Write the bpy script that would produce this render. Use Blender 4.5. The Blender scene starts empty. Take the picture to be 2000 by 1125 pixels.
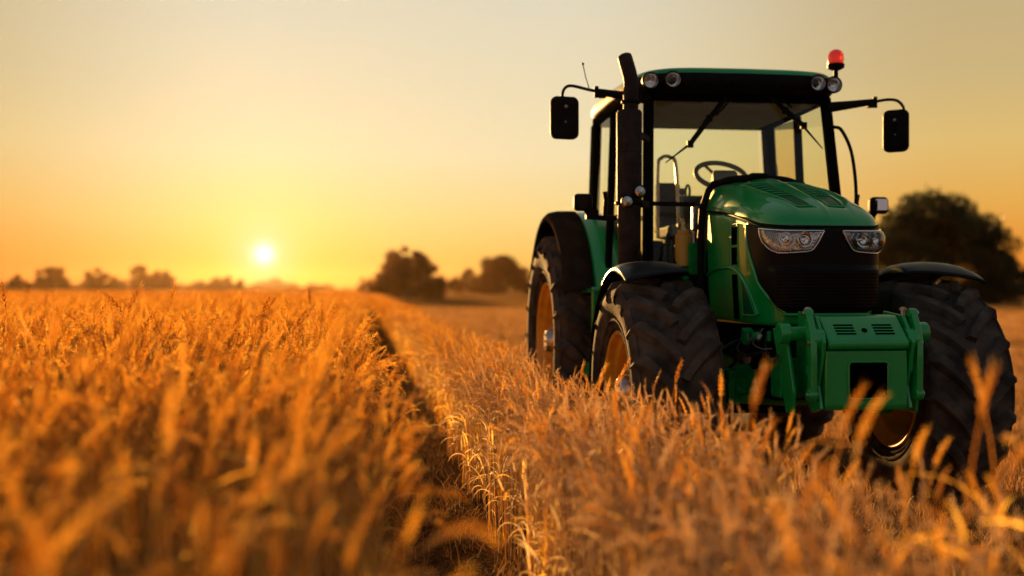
import bpy, math, random
import numpy as np
from mathutils import Vector, Matrix

R = math.radians
SC = bpy.context.scene
COL = SC.collection

# ------------------------------------------------------------------ camera
CAM_H = 1.35
cam = bpy.data.cameras.new("camera")
cam.sensor_width = 36.0
cam.lens = 39.6
cam.clip_start = 0.05
cam.clip_end = 6000
cam.dof.use_dof = True
cam.dof.focus_distance = 6.4
cam.dof.aperture_fstop = 0.95
camo = bpy.data.objects.new("camera", cam)
COL.objects.link(camo)
camo.location = (0, 0, CAM_H)
camo.rotation_euler = (R(90.0), 0, 0)
SC.camera = camo

# ------------------------------------------------------------------ light and sky
SUN_AZ = -12.43      # degrees from +Y, negative = to the left
SUN_EL = 1.68
SUN_LAMP_EL = 6.5
sl = Vector((math.sin(R(SUN_AZ)) * math.cos(R(SUN_LAMP_EL)), math.cos(R(SUN_AZ)) * math.cos(R(SUN_LAMP_EL)), math.sin(R(SUN_LAMP_EL))))
sd = Vector((math.sin(R(SUN_AZ)) * math.cos(R(SUN_EL)), math.cos(R(SUN_AZ)) * math.cos(R(SUN_EL)), math.sin(R(SUN_EL))))
world = bpy.data.worlds.new("World")
SC.world = world
world.use_nodes = True
wt = world.node_tree
wt.nodes.clear()
def wn(t, **k):
    n = wt.nodes.new(t)
    for a, b in k.items():
        setattr(n, a, b)
    return n
wout = wn("ShaderNodeOutputWorld")
bg = wn("ShaderNodeBackground")
sky = wn("ShaderNodeTexSky")
sky.sky_type = 'NISHITA'
sky.sun_disc = False
sky.sun_elevation = R(SUN_LAMP_EL)
sky.sun_rotation = R(SUN_AZ)
sky.altitude = 0
sky.air_density = 1.0
sky.dust_density = 4.0
sky.ozone_density = 1.0
def wlink(a, b):
    wt.links.new(a, b)
def wmath(op, a, b=None, c=None):
    n = wn("ShaderNodeMath", operation=op)
    for i, v in enumerate((a, b, c)):
        if v is None: continue
        if isinstance(v, (int, float)): n.inputs[i].default_value = v
        else: wlink(v, n.inputs[i])
    return n.outputs[0]
def wvec(op, a, b=None, s=None):
    n = wn("ShaderNodeVectorMath", operation=op)
    for i, v in enumerate((a, b)):
        if v is None: continue
        if isinstance(v, (tuple, list, Vector)): n.inputs[i].default_value = tuple(v)
        else: wlink(v, n.inputs[i])
    if s is not None:
        if isinstance(s, (int, float)): n.inputs['Scale'].default_value = s
        else: wlink(s, n.inputs['Scale'])
    return n.outputs['Value' if op == 'DOT_PRODUCT' else 'Vector']
def wramp(fac, stops):
    n = wn("ShaderNodeValToRGB")
    r = n.color_ramp
    while len(r.elements) < len(stops): r.elements.new(0.5)
    for e, (p, c) in zip(r.elements, stops):
        e.position = p; e.color = (*c, 1)
    wlink(fac, n.inputs[0])
    return n.outputs[0]
tc = wn("ShaderNodeTexCoord").outputs['Generated']
dirn = wvec('NORMALIZE', tc)
sep = wn("ShaderNodeSeparateXYZ"); wlink(dirn, sep.inputs[0])
el = wmath('DIVIDE', wmath('ARCSINE', wmath('MAXIMUM', sep.outputs[2], 0.0)), math.pi / 2)   # 0 horizon .. 1 zenith
azv = (math.sin(R(-5)), math.cos(R(-5)), 0)
flat = wvec('NORMALIZE', wvec('MULTIPLY', dirn, (1, 1, 0)))
azd = wmath('DIVIDE', wmath('ARCCOSINE', wmath('MINIMUM', wvec('DOT_PRODUCT', flat, azv), 0.99999)), math.pi)  # 0 towards, 1 away
D = lambda d: d / 90.0
mid = wramp(el, [(D(0), (.92, .38, .06)), (D(1.6), (.95, .54, .12)), (D(3.5), (.94, .68, .24)), (D(6.7), (.93, .77, .45)),
                 (D(14), (.80, .72, .53)), (D(25), (.44, .45, .42)), (D(50), (.17, .20, .24)), (1, (.08, .11, .16))])
edge = wramp(el, [(D(0), (.76, .17, .020)), (D(1.6), (.90, .30, .030)), (D(4), (.86, .44, .085)), (D(7), (.80, .54, .18)),
                  (D(10), (.66, .49, .22)), (D(14), (.60, .46, .24)), (D(28), (.30, .28, .22)), (1, (.08, .11, .16))])
back = wramp(el, [(D(0), (.30, .20, .17)), (D(8), (.30, .27, .27)), (D(25), (.22, .24, .28)), (D(60), (.11, .14, .19)), (1, (.08, .11, .16))])
def wmix(f, a, b):
    n = wn("ShaderNodeMix", data_type='RGBA')
    wlink(f, n.inputs['Factor']); wlink(a, n.inputs[6]); wlink(b, n.inputs[7])
    return n.outputs[2]
def wsmooth(v, a, b):
    n = wn("ShaderNodeMapRange", interpolation_type='SMOOTHSTEP')
    wlink(v, n.inputs[0]); n.inputs[1].default_value = a; n.inputs[2].default_value = b
    return n.outputs[0]
skycol = wmix(wsmooth(azd, 50 / 180, 120 / 180), wmix(wsmooth(azd, 7 / 180, 27 / 180), mid, edge), back)
ang = wmath('ARCCOSINE', wmath('MINIMUM', wvec('DOT_PRODUCT', dirn, sd), 0.9999999))          # radians from the sun
def glow(width_deg):
    q = wmath('DIVIDE', ang, R(width_deg))
    return wmath('EXPONENT', wmath('MULTIPLY', wmath('MULTIPLY', q, q), -1.0))
col = skycol
for wd, c in ((0.46, (1.0, .9, 1.1)), (1.5, (.05, .10, .22)), (4.5, (.0, .11, .0))):
    col = wvec('ADD', col, wvec('SCALE', c, None, glow(wd)))
col = wvec('SCALE', col, None, 2.14)
col = wvec('ADD', col, wvec('SCALE', sky.outputs[0], None, 0.004))
wlink(col, bg.inputs['Color'])
bg.inputs['Strength'].default_value = 0.1
wlink(bg.outputs[0], wout.inputs[0])

sun = bpy.data.lights.new("sun", 'SUN')
sun.energy = 5.0
sun.angle = R(0.8)
sun.color = (1.0, 0.52, 0.16)
suno = bpy.data.objects.new("sun", sun)
COL.objects.link(suno)
suno.rotation_euler = (-sl).to_track_quat('-Z', 'Y').to_euler()
suno.location = (-60, 300, 40)

SC.view_settings.view_transform = 'Standard'
SC.view_settings.look = 'None'
SC.view_settings.exposure = 2.1
SC.view_settings.gamma = 1.0
SC.cycles.use_denoising = True
SC.cycles.max_bounces = 8
SC.cycles.transparent_max_bounces = 24
HAZE_D = 0.000018
#BODY

# ------------------------------------------------------------------ helpers
def material(name, col, rough=0.6, metal=0.0, coat=0.0, var=0.0, vscale=8.0, bump=0.0, bscale=60.0, col2=None, spec=0.5):
    m = bpy.data.materials.new(name); m.use_nodes = True
    nt = m.node_tree; p = nt.nodes['Principled BSDF']
    p.inputs['Base Color'].default_value = (*col, 1); p.inputs['Roughness'].default_value = rough
    p.inputs['Metallic'].default_value = metal; p.inputs['Coat Weight'].default_value = coat
    p.inputs['Coat Roughness'].default_value = 0.06; p.inputs['Specular IOR Level'].default_value = spec
    t = nt.nodes.new("ShaderNodeTexCoord")
    if var > 0 or col2:
        n = nt.nodes.new("ShaderNodeTexNoise"); n.inputs['Scale'].default_value = vscale; n.inputs['Detail'].default_value = 6
        nt.links.new(t.outputs['Object'], n.inputs['Vector'])
        r = nt.nodes.new("ShaderNodeValToRGB"); r.color_ramp.elements[0].position = 0.35; r.color_ramp.elements[1].position = 0.68
        c2 = col2 or tuple(min(1, c * (1 + var)) for c in col)
        c1 = col if col2 else tuple(c * (1 - var) for c in col)
        r.color_ramp.elements[0].color = (*c1, 1); r.color_ramp.elements[1].color = (*c2, 1)
        nt.links.new(n.outputs['Fac'], r.inputs[0]); nt.links.new(r.outputs[0], p.inputs['Base Color'])
        mr = nt.nodes.new("ShaderNodeMapRange"); mr.inputs[3].default_value = rough * 0.85; mr.inputs[4].default_value = min(1, rough * 1.25)
        nt.links.new(n.outputs['Fac'], mr.inputs[0]); nt.links.new(mr.outputs[0], p.inputs['Roughness'])
    if bump > 0:
        n2 = nt.nodes.new("ShaderNodeTexNoise"); n2.inputs['Scale'].default_value = bscale; n2.inputs['Detail'].default_value = 4
        nt.links.new(t.outputs['Object'], n2.inputs['Vector'])
        b = nt.nodes.new("ShaderNodeBump"); b.inputs['Strength'].default_value = bump; b.inputs['Distance'].default_value = 0.01
        nt.links.new(n2.outputs['Fac'], b.inputs['Height']); nt.links.new(b.outputs[0], p.inputs['Normal'])
    return m

def glass(name, tint=(1, 1, 1), rough=0.0, refl=1.0):
    m = bpy.data.materials.new(name); m.use_nodes = True
    nt = m.node_tree; nt.nodes.clear()
    o = nt.nodes.new("ShaderNodeOutputMaterial"); mx = nt.nodes.new("ShaderNodeMixShader")
    tr = nt.nodes.new("ShaderNodeBsdfTransparent"); tr.inputs[0].default_value = (*tint, 1)
    gl = nt.nodes.new("ShaderNodeBsdfGlossy"); gl.inputs['Roughness'].default_value = rough
    fr = nt.nodes.new("ShaderNodeFresnel"); fr.inputs[0].default_value = 1.45
    mu = nt.nodes.new("ShaderNodeMath"); mu.operation = 'MULTIPLY'; mu.inputs[1].default_value = refl
    nt.links.new(fr.outputs[0], mu.inputs[0]); nt.links.new(mu.outputs[0], mx.inputs[0])
    nt.links.new(tr.outputs[0], mx.inputs[1]); nt.links.new(gl.outputs[0], mx.inputs[2]); nt.links.new(mx.outputs[0], o.inputs[0])
    return m

def leafy(name, cols, trans=0.35, rough=0.6, per='random', scale=3.0, tcol=None, spec=0.3):
    """matte plant surface that lets some light through; colour varies from plant to plant"""
    m = bpy.data.materials.new(name); m.use_nodes = True
    nt = m.node_tree; nt.nodes.clear()
    o = nt.nodes.new("ShaderNodeOutputMaterial"); mx = nt.nodes.new("ShaderNodeMixShader"); mx.inputs[0].default_value = trans
    p = nt.nodes.new("ShaderNodeBsdfPrincipled"); p.inputs['Roughness'].default_value = rough; p.inputs['Specular IOR Level'].default_value = spec
    tl = nt.nodes.new("ShaderNodeBsdfTranslucent")
    r = nt.nodes.new("ShaderNodeValToRGB"); n = len(cols)
    while len(r.color_ramp.elements) < n: r.color_ramp.elements.new(0.5)
    for i, (e, c) in enumerate(zip(r.color_ramp.elements, cols)):
        e.position = i / (n - 1) if n > 1 else 0; e.color = (*c, 1)
    if per == 'random':
        f = nt.nodes.new("ShaderNodeObjectInfo").outputs['Random']
    else:
        t = nt.nodes.new("ShaderNodeTexCoord"); nz = nt.nodes.new("ShaderNodeTexNoise"); nz.inputs['Scale'].default_value = scale
        nz.inputs['Detail'].default_value = 5
        nt.links.new(t.outputs['Object'], nz.inputs['Vector'])
        mr = nt.nodes.new("ShaderNodeMapRange"); mr.inputs[1].default_value = 0.3; mr.inputs[2].default_value = 0.7
        nt.links.new(nz.outputs['Fac'], mr.inputs[0]); f = mr.outputs[0]
    nt.links.new(f, r.inputs[0]); nt.links.new(r.outputs[0], p.inputs['Base Color'])
    if tcol:
        mm = nt.nodes.new("ShaderNodeMix"); mm.data_type = 'RGBA'; mm.blend_type = 'MULTIPLY'; mm.inputs['Factor'].default_value = 1
        nt.links.new(r.outputs[0], mm.inputs[6]); mm.inputs[7].default_value = (*tcol, 1)
        nt.links.new(mm.outputs[2], tl.inputs[0])
    else:
        nt.links.new(r.outputs[0], tl.inputs[0])
    nt.links.new(p.outputs[0], mx.inputs[1]); nt.links.new(tl.outputs[0], mx.inputs[2]); nt.links.new(mx.outputs[0], o.inputs[0])
    return m

class G:
    def __init__(s): s.v = []; s.f = []
    def add(s, v, f):
        n = len(s.v); s.v += [tuple(p) for p in v]; s.f += [tuple(i + n for i in q) for q in f]; return s
    def box(s, c, d, rot=None):
        x, y, z = (k / 2 for k in d); M = rot if rot is not None else Matrix.Identity(3); c = Vector(c)
        vs = [c + M @ Vector((a * x, b * y, e * z)) for a in (-1, 1) for b in (-1, 1) for e in (-1, 1)]
        return s.add(vs, [(0, 1, 3, 2), (4, 6, 7, 5), (0, 4, 5, 1), (2, 3, 7, 6), (0, 2, 6, 4), (1, 5, 7, 3)])
    def bar(s, a, b, w, h, up=(0, 0, 1)):
        a = Vector(a); b = Vector(b); d = (b - a); L = d.length; d.normalize(); u = Vector(up)
        sx = d.cross(u)
        if sx.length < 1e-4: sx = d.cross(Vector((1, 0, 0)))
        sx.normalize(); u = sx.cross(d)
        M = Matrix((d, sx, u)).transposed()
        return s.box((a + b) / 2, (L, w, h), M)
    def grid(s, rows, cu=False, cv=False, flip=False):
        nr, nc = len(rows), len(rows[0]); vs = [p for r in rows for p in r]; fs = []
        for i in range(nr if cu else nr - 1):
            for j in range(nc if cv else nc - 1):
                a, b = i * nc + j, i * nc + (j + 1) % nc; c, d = ((i + 1) % nr) * nc + (j + 1) % nc, ((i + 1) % nr) * nc + j
                fs.append((a, d, c, b) if flip else (a, b, c, d))
        return s.add(vs, fs)
    def tube(s, pts, r, n=10, caps=True):
        pts = [Vector(p) for p in pts]; m = len(pts)
        rs = r if isinstance(r, (list, tuple)) else [r] * m
        t0 = (pts[1] - pts[0]).normalized(); u = t0.orthogonal().normalized(); rows = []
        for i, p in enumerate(pts):
            t = (pts[min(i + 1, m - 1)] - pts[max(i - 1, 0)]).normalized()
            u = (u - t * u.dot(t))
            u = u.normalized() if u.length > 1e-6 else t.orthogonal().normalized()
            w = t.cross(u)
            rows.append([p + (u * math.cos(2 * math.pi * k / n) + w * math.sin(2 * math.pi * k / n)) * rs[i] for k in range(n)])
        base = len(s.v); s.grid(rows, cv=True)
        if caps:
            s.f.append(tuple(base + k for k in reversed(range(n)))); s.f.append(tuple(base + (m - 1) * n + k for k in range(n)))
        return s
    def cyl(s, a, b, r, r2=None, n=24):
        return s.tube([a, b], [r, r if r2 is None else r2], n)
    def lathe(s, prof, c=(0, 0, 0), axis='y', n=64, closed=False, a0=0.0, a1=2 * math.pi):
        full = abs(a1 - a0 - 2 * math.pi) < 1e-6; rows = []
        for k in range(n if full else n + 1):
            a = a0 + (a1 - a0) * k / n; ca, sa = math.cos(a), math.sin(a); row = []
            for (r, h) in prof:
                if axis == 'y': p = (r * ca, h, r * sa)
                elif axis == 'x': p = (h, r * ca, r * sa)
                else: p = (r * ca, r * sa, h)
                row.append((p[0] + c[0], p[1] + c[1], p[2] + c[2]))
            rows.append(row)
        return s.grid(rows, cu=full, cv=closed)
    def prism(s, poly, y0, y1, plane='xz'):
        """polygon (a,b) pulled along the third axis"""
        def P(a, b, c): return {'xz': (a, c, b), 'yz': (c, a, b), 'xy': (a, b, c)}[plane]
        n = len(poly); vs = [P(a, b, y0) for a, b in poly] + [P(a, b, y1) for a, b in poly]
        fs = [tuple(range(n)), tuple(reversed(range(n, 2 * n)))] + [(i, i + n, (i + 1) % n + n, (i + 1) % n) for i in range(n)]
        return s.add(vs, fs)
    def sphere(s, c, r, n=16, sc=(1, 1, 1)):
        rows = []
        for i in range(n // 2 + 1):
            a = math.pi * i / (n // 2)
            rows.append([(c[0] + r * sc[0] * math.sin(a) * math.cos(2 * math.pi * k / n), c[1] + r * sc[1] * math.sin(a) * math.sin(2 * math.pi * k / n), c[2] + r * sc[2] * math.cos(a)) for k in range(n)])
        return s.grid(rows, cv=True)

def mesh_of(name, g, mat=None, smooth=35, fixn=True):
    me = bpy.data.meshes.new(name)
    me.from_pydata(g.v, [], g.f); me.update()
    import bmesh
    bm = bmesh.new(); bm.from_mesh(me)
    bmesh.ops.remove_doubles(bm, verts=bm.verts, dist=1e-5)
    if fixn: bmesh.ops.recalc_face_normals(bm, faces=bm.faces)
    bm.to_mesh(me); bm.free()
    if smooth:
        me.polygons.foreach_set('use_smooth', [True] * len(me.polygons))
        me.set_sharp_from_angle(angle=R(smooth))
    if mat: me.materials.append(mat)
    return me

def obj(name, g, mat=None, parent=None, loc=(0, 0, 0), bevel=0, seg=2, smooth=35, solid=0, soff=-1, label=None, fixn=True):
    o = bpy.data.objects.new(name, mesh_of(name, g, mat, smooth, fixn)); COL.objects.link(o)
    if parent: o.parent = parent
    o.location = loc
    if solid:
        m = o.modifiers.new("solid", 'SOLIDIFY'); m.thickness = solid; m.offset = soff
    if bevel:
        m = o.modifiers.new("bevel", 'BEVEL'); m.width = bevel; m.segments = seg; m.limit_method = 'ANGLE'; m.angle_limit = R(30); m.harden_normals = True
    if label: o['label'] = label
    return o

def split_obj(name, g, mat, parent, **k):
    """one object for every separate piece in g"""
    n = len(g.v); up = list(range(n))
    def root(i):
        while up[i] != i: up[i] = up[up[i]]; i = up[i]
        return i
    for f in g.f:
        r = root(f[0])
        for q in f[1:]: up[root(q)] = r
    comps = {}
    for i in range(n): comps.setdefault(root(i), []).append(i)
    fs = {}
    for f in g.f: fs.setdefault(root(f[0]), []).append(f)
    out = []
    for r, ids in comps.items():
        h = G(); m = {v: j for j, v in enumerate(ids)}; h.v = [g.v[i] for i in ids]; h.f = [tuple(m[q] for q in f) for f in fs.get(r, [])]
        out.append(obj(name, h, mat, parent, **k))
    return out

def empty(name, loc=(0, 0, 0), rz=0.0, parent=None):
    o = bpy.data.objects.new(name, None); COL.objects.link(o); o.location = loc; o.rotation_euler = (0, 0, rz)
    o.empty_display_size = 0.2
    if parent: o.parent = parent
    return o

def tag(o, label=None, cat=None, group=None, kind=None):
    if label: o['label'] = label
    if cat: o['category'] = cat
    if group: o['group'] = group
    if kind: o['kind'] = kind
    return o

def lerp(a, b, t): return a + (b - a) * t
def interp(tab, x):
    if x <= tab[0][0]: return tab[0][1]
    for (a, p), (b, q) in zip(tab, tab[1:]):
        if x <= b: return lerp(p, q, (x - a) / (b - a))
    return tab[-1][1]
def catmull(pts, n):
    pts = [Vector(p) for p in pts]; P = [pts[0] * 2 - pts[1]] + pts + [pts[-1] * 2 - pts[-2]]; out = []
    for i in range(1, len(P) - 2):
        for k in range(n):
            t = k / n; a, b, c, d = P[i - 1], P[i], P[i + 1], P[i + 2]
            out.append(0.5 * ((2 * b) + (c - a) * t + (2 * a - 5 * b + 4 * c - d) * t * t + (3 * b - a - 3 * c + d) * t ** 3))
    out.append(pts[-1]); return out

# ------------------------------------------------------------------ materials
M = {}
M['green'] = material("green_paint", (.0, .34, .055), rough=.30, coat=.75, var=.12, vscale=3, bump=.02, bscale=140)
M['green_dull'] = material("green_cast_metal", (.0, .24, .042), rough=.45, spec=.2, coat=.05, var=.3, vscale=12, bump=.12, bscale=70)
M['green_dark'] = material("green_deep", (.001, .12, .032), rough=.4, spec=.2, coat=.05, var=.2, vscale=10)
M['black'] = material("black_plastic", (.010, .009, .008), rough=.55, spec=.07, var=.3, vscale=15, bump=.05, bscale=200)
M['black_gloss'] = material("black_gloss", (.006, .006, .006), rough=.34, spec=.16, coat=.04, var=.2, vscale=8)
M['cowl'] = material("nose_black", (.006, .005, .004), rough=.40, spec=.14, coat=.0, var=.2, vscale=3, bump=.02, bscale=260)
M['black_matte'] = material("matte_black", (.008, .008, .008), rough=.9, spec=0.0)
M['black_matte'].node_tree.nodes['Principled BSDF'].inputs['IOR'].default_value = 1.08
def matte(name, col, col2, **k):
    m = material(name, col, rough=.9, spec=0, col2=col2, **k); m.node_tree.nodes['Principled BSDF'].inputs['IOR'].default_value = 1.1; return m
M['chassis'] = matte("chassis_grime", (.003, .012, .006), (.010, .020, .010), vscale=12, bump=.2)
M['fender'] = matte("fender_plastic", (.022, .018, .015), (.036, .028, .022), vscale=6, bump=.1)
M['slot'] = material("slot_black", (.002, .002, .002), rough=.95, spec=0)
M['rubber'] = material("tyre_rubber", (.040, .033, .027), rough=.8, spec=.5, col2=(.135, .104, .078), vscale=6, bump=.35, bscale=45)
M['rubber'].node_tree.nodes['Principled BSDF'].inputs['IOR'].default_value = 1.05
M['yellow'] = material("rim_yellow", (.72, .33, .02), rough=.38, coat=.25, var=.15, vscale=9, bump=.04)
M['steel'] = material("steel", (.45, .42, .38), rough=.3, metal=1.0, var=.3, vscale=25, bump=.08)
M['chrome'] = material("chrome", (.85, .85, .83), rough=.09, metal=1.0)
M['reflector'] = material("reflector_silver", (.75, .74, .70), rough=.16, metal=1.0, col2=(.38, .36, .33), vscale=28, bump=.5, bscale=60)
M['exhaust'] = material("exhaust_metal", (.035, .024, .02), rough=.6, spec=.10, metal=.05, var=.4, vscale=10, bump=.06)
M['grey'] = material("grey_interior", (.11, .125, .12), rough=.6, var=.2, vscale=10, bump=.06)
M['seat'] = material("seat_cloth", (.035, .04, .04), rough=.9, var=.3, vscale=30, bump=.2, bscale=120)
M['headliner'] = material("headliner", (.13, .165, .145), rough=.9, var=.15)
M['glass'] = glass("cab_glass", (.91, .935, .83), refl=.8)
M['lens'] = glass("clear_lens", (.97, .97, .95), refl=1.3)
M['mirror'] = material("mirror_glass", (.8, .8, .8), rough=.03, metal=1.0)
M['hose'] = material("rubber_hose", (.010, .010, .010), rough=.45, bump=.1)
M['wire'] = material("grey_cable", (.18, .16, .14), rough=.5)
M['amber'] = material("amber_reservoir", (.75, .35, .03), rough=.4, coat=.3)
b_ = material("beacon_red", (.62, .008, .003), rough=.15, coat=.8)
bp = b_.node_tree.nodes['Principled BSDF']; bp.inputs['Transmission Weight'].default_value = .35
bp.inputs['Emission Color'].default_value = (1, .05, .01, 1); bp.inputs['Emission Strength'].default_value = .06  # beacon is off; faint emission stands in for sun through the dome
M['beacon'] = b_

# ------------------------------------------------------------------ tractor
# local frame: x forwards, y to the tractor's left (right in the photograph), z up; origin on the ground under the front axle
TH = R(7.64)
tractor = empty("tractor", (1.766, 7.16, 0), math.atan2(-math.cos(TH), math.sin(TH)))
tag(tractor, "large green tractor with black nose and yellow wheels parked beside the wheat", "tractor")
T = tractor

def sgnpow(v, p): return math.copysign(abs(v) ** p, v)

# ---- wheels
def wheel(x, yc, Rt, hw, rim, lugs, side, name="wheel"):
    """side = +1 when the outer face looks towards +y"""
    w = empty(name, (x, yc, Rt), 0, T)
    lug = 0.048 * Rt / .7
    Rc = Rt - lug
    def rad(y):
        a = abs(y) / hw
        return Rc - 0.030 * a * a
    prof = []
    n = 12
    for i in range(-n, n + 1): prof.append((rad(hw * .93 * i / n), hw * .93 * i / n))
    sw = Rc - rim
    wall = [(.95, .955), (.90, 1.02), (.78, 1.07), (.6, 1.07), (.42, 1.02), (.25, .93), (.12, .86), (.03, .82), (-.02, .78)]
    right = [(rim + sw * a, hw * b) for a, b in wall]
    prof = [(r, -y) for r, y in reversed(right)] + prof + right
    g = G(); g.lathe(prof, n=96)
    # raised rings on the walls
    for s in (-1, 1):
        for fr, yy in ((.30, .965), (.16, .885)):
            g.lathe([(rim + sw * (fr + .03), s * hw * yy), (rim + sw * (fr + .02), s * (hw * yy + .010)), (rim + sw * (fr - .02), s * (hw * yy + .010)), (rim + sw * (fr - .03), s * hw * (yy - .01))], n=96)
    # lugs
    rnd = random.Random(int(Rt * 100 + side * 7 + yc * 10))
    kth = .40 * .7 / Rt * (hw / .26)
    for s in (-1, 1):
        for k in range(lugs):
            th0 = 2 * math.pi * (k + (.5 if s > 0 else 0)) / lugs + rnd.uniform(-.006, .006)
            st = []
            for t in (0, .12, .3, .5, .7, .86, .97, 1.04, 1.12):
                y = s * (.04 * hw + t * hw * .95) if t < 1.0 else s * (hw * (1.0 + .04 * (t - 1) / .12))
                th = th0 + kth * (min(t, 1.02) ** .80)
                rt = Rt - .022 * min(1, t) ** 2 - (0 if t < .9 else (t - .9) * .55)
                rb = rad(min(abs(y), hw * .93)) - .012 - (0 if t < .95 else (t - .95) * .5)
                wd = (.030 + .014 * min(1, t)) * Rt / .7
                st.append((y, th, rb, rt, wd))
            rows = []
            for i, (y, th, rb, rt, wd) in enumerate(st):
                a = st[max(0, i - 1)]; b = st[min(len(st) - 1, i + 1)]
                dy = b[0] - a[0]; da = (b[1] - a[1]) * Rt; L = math.hypot(dy, da) or 1
                ny, na = -da / L, dy / L     # across the lug
                row = []
                for (u, r) in ((1.25, rb), (.80, rt - .006), (.66, rt), (-.66, rt), (-.80, rt - .006), (-1.25, rb)):
                    yy = y + ny * wd * u; tt = th + na * wd * u / Rt
                    row.append((r * math.cos(tt), yy, r * math.sin(tt)))
                rows.append(row)
            g.grid(rows, cv=True)
            b0 = len(g.v) - len(rows) * 6
            g.f.append(tuple(b0 + q for q in range(6))); g.f.append(tuple(b0 + (len(rows) - 1) * 6 + q for q in range(6)))
    obj("tyre", g, M['rubber'], w, smooth=28)
    # rim: flange, barrel, dished disc
    yo = hw * .84 * side
    g = G()
    o = side
    pr = [(rim + .012, yo), (rim + .020, yo + o * .010), (rim + .012, yo + o * .020), (rim - .004, yo + o * .008), (rim - .012, yo - o * .03),
          (rim - .05, yo - o * .045), (rim - .055, yo - o * .10), (rim - .085, yo - o * .115), (rim * .66, yo - o * .12), (rim * .60, yo - o * .085), (rim * .45, yo - o * .07), (rim * .36, yo - o * .10), (.02, yo - o * .10)]
    g.lathe(pr, n=72)
    g.lathe([(rim + .012, -yo), (rim + .020, -yo - o * .010), (rim + .012, -yo - o * .020), (rim - .004, -yo - o * .008), (rim - .02, -yo + o * .03),
             (rim - .055, -yo + o * .05), (rim - .06, yo - o * .13)], n=72)
    for k in range(8):
        a = 2 * math.pi * k / 8
        c = Vector(((rim * .72) * math.cos(a), 0, (rim * .72) * math.sin(a)))
        g.cyl(c + Vector((0, yo - o * .125, 0)), c + Vector((0, yo - o * .098, 0)), .03, n=12)
    obj("rim", g, M['yellow'], w, smooth=40)
    g = G()
    g.lathe([(.005, yo + o * .02), (.075, yo + o * .02), (.095, yo), (.10, yo - o * .05), (.155, yo - o * .06), (.16, yo - o * .10)], n=32)
    for k in range(10):
        a = 2 * math.pi * k / 10
        g.cyl((.128 * math.cos(a), yo - o * .07, .128 * math.sin(a)), (.128 * math.cos(a), yo - o * .035, .128 * math.sin(a)), .013, n=6)
    for k in range(6):
        a = 2 * math.pi * k / 6
        g.cyl((.055 * math.cos(a), yo, .055 * math.sin(a)), (.055 * math.cos(a), yo + o * .03, .055 * math.sin(a)), .009, n=6)
    obj("hub", g, M['steel'], w, smooth=40)
    return w

FR, FHW = .705, .255
RR, RHW = .90, .29
wheel(0, -.89, FR, FHW, .36, 18, -1)
wheel(0, .89, FR, FHW, .36, 18, 1)
wheel(-2.62, -.88, RR, RHW, .48, 20, -1)
wheel(-2.62, .88, RR, RHW, .48, 20, 1)

# ---- nose outline in plan and body height lines
OUT = [(-.56, .362), (-.3, .372), (-.1, .378), (.1, .380), (.25, .376), (.36, .368), (.44, .357), (.50, .340), (.55, .313), (.59, .27), (.615, .21), (.635, .14), (.645, .07), (.648, 0)]
half = catmull([(x, -y, 0) for x, y in OUT], 6)
full = half + [Vector((p.x, -p.y, 0)) for p in reversed(half[:-1])]
cum = [0.0]
for a, b in zip(full, full[1:]): cum.append(cum[-1] + (b - a).length)
SL = cum[-1]; SM = SL / 2
def outline(s, inset=0.0):
    """point on the nose outline at arc length s measured from the middle of the nose (negative = the tractor's right)"""
    q = min(max(s + SM, 0), SL)
    lo = 0; hi = len(cum) - 1
    while hi - lo > 1:
        m = (lo + hi) // 2
        if cum[m] <= q: lo = m
        else: hi = m
    t = (q - cum[lo]) / (cum[hi] - cum[lo]); p = full[lo].lerp(full[hi], t)
    a = full[max(lo - 1, 0)]; b = full[min(hi + 1, len(full) - 1)]; d = (b - a).normalized(); nrm = Vector((-d.y, d.x, 0)) * -1
    if nrm.dot(p - Vector((0, 0, 0))) < 0 and p.x > -.9: nrm = -nrm
    return p - nrm * inset, nrm
def seam(x): return interp([(-.56, 1.875), (-.2, 1.845), (.1, 1.80), (.3, 1.762), (.45, 1.732), (.6, 1.712), (.66, 1.708)], x)
ZB = 1.13
def body(s, z, off=0.0):
    p, n = outline(s)
    zs = seam(p.x)
    k = (zs - z) / (zs - ZB)
    # the nose leans back and narrows towards the bottom
    sh = .035 * k ** 1.3 * max(0, min(1, (p.x - .1) / .45))
    yk = 1 - .05 * k
    bulge = .010 * math.sin(math.pi * min(1, max(0, k)))
    return Vector((p.x - sh * 1.5, p.y * yk, z)) + n * (bulge + off)
def hood_pt(s, r, off=0.0):
    """r = 0 spine .. 1 seam"""
    p, n = outline(s)
    xs = min(p.x, .16)
    c = Vector((xs, 0, 0))
    q = c.lerp(p, r); T0 = interp([(-.56, 2.075), (-.3, 2.052), (-.1, 2.005), (.16, 1.93), (.48, 1.838), (.65, 1.79)], q.x)
    side = min(1, abs(p.y) / max(1e-4, math.hypot(p.x - xs, p.y)))
    e1 = lerp(5.5, 3.6, side ** 2); e2 = lerp(.62, .58, side ** 2)
    f = max(0.0, 1 - min(r, 1) ** e1) ** e2
    z = seam(p.x) + (T0 - seam(p.x)) * f
    yr = interp([(-.56, .27), (0, .255), (.3, .22), (.5, .155)], q.x)
    tray = 1 / (1 + math.exp((abs(q.y) - yr) / .007)) * (1 / (1 + math.exp(-(abs(q.y) - .035 - .02 * max(0, .3 - q.x)) / .007)))
    ridge = .014 - .016 * tray * max(0, min(1, (.53 - q.x) / .05)) + .012 * math.exp(-((abs(q.y) - yr - .02) / .016) ** 2) * max(0, min(1, (.60 - q.x) / .2)) + .006 * math.exp(-(q.y / .012) ** 2)
    z += ridge * f
    return Vector((q.x, q.y, z + off))

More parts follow.
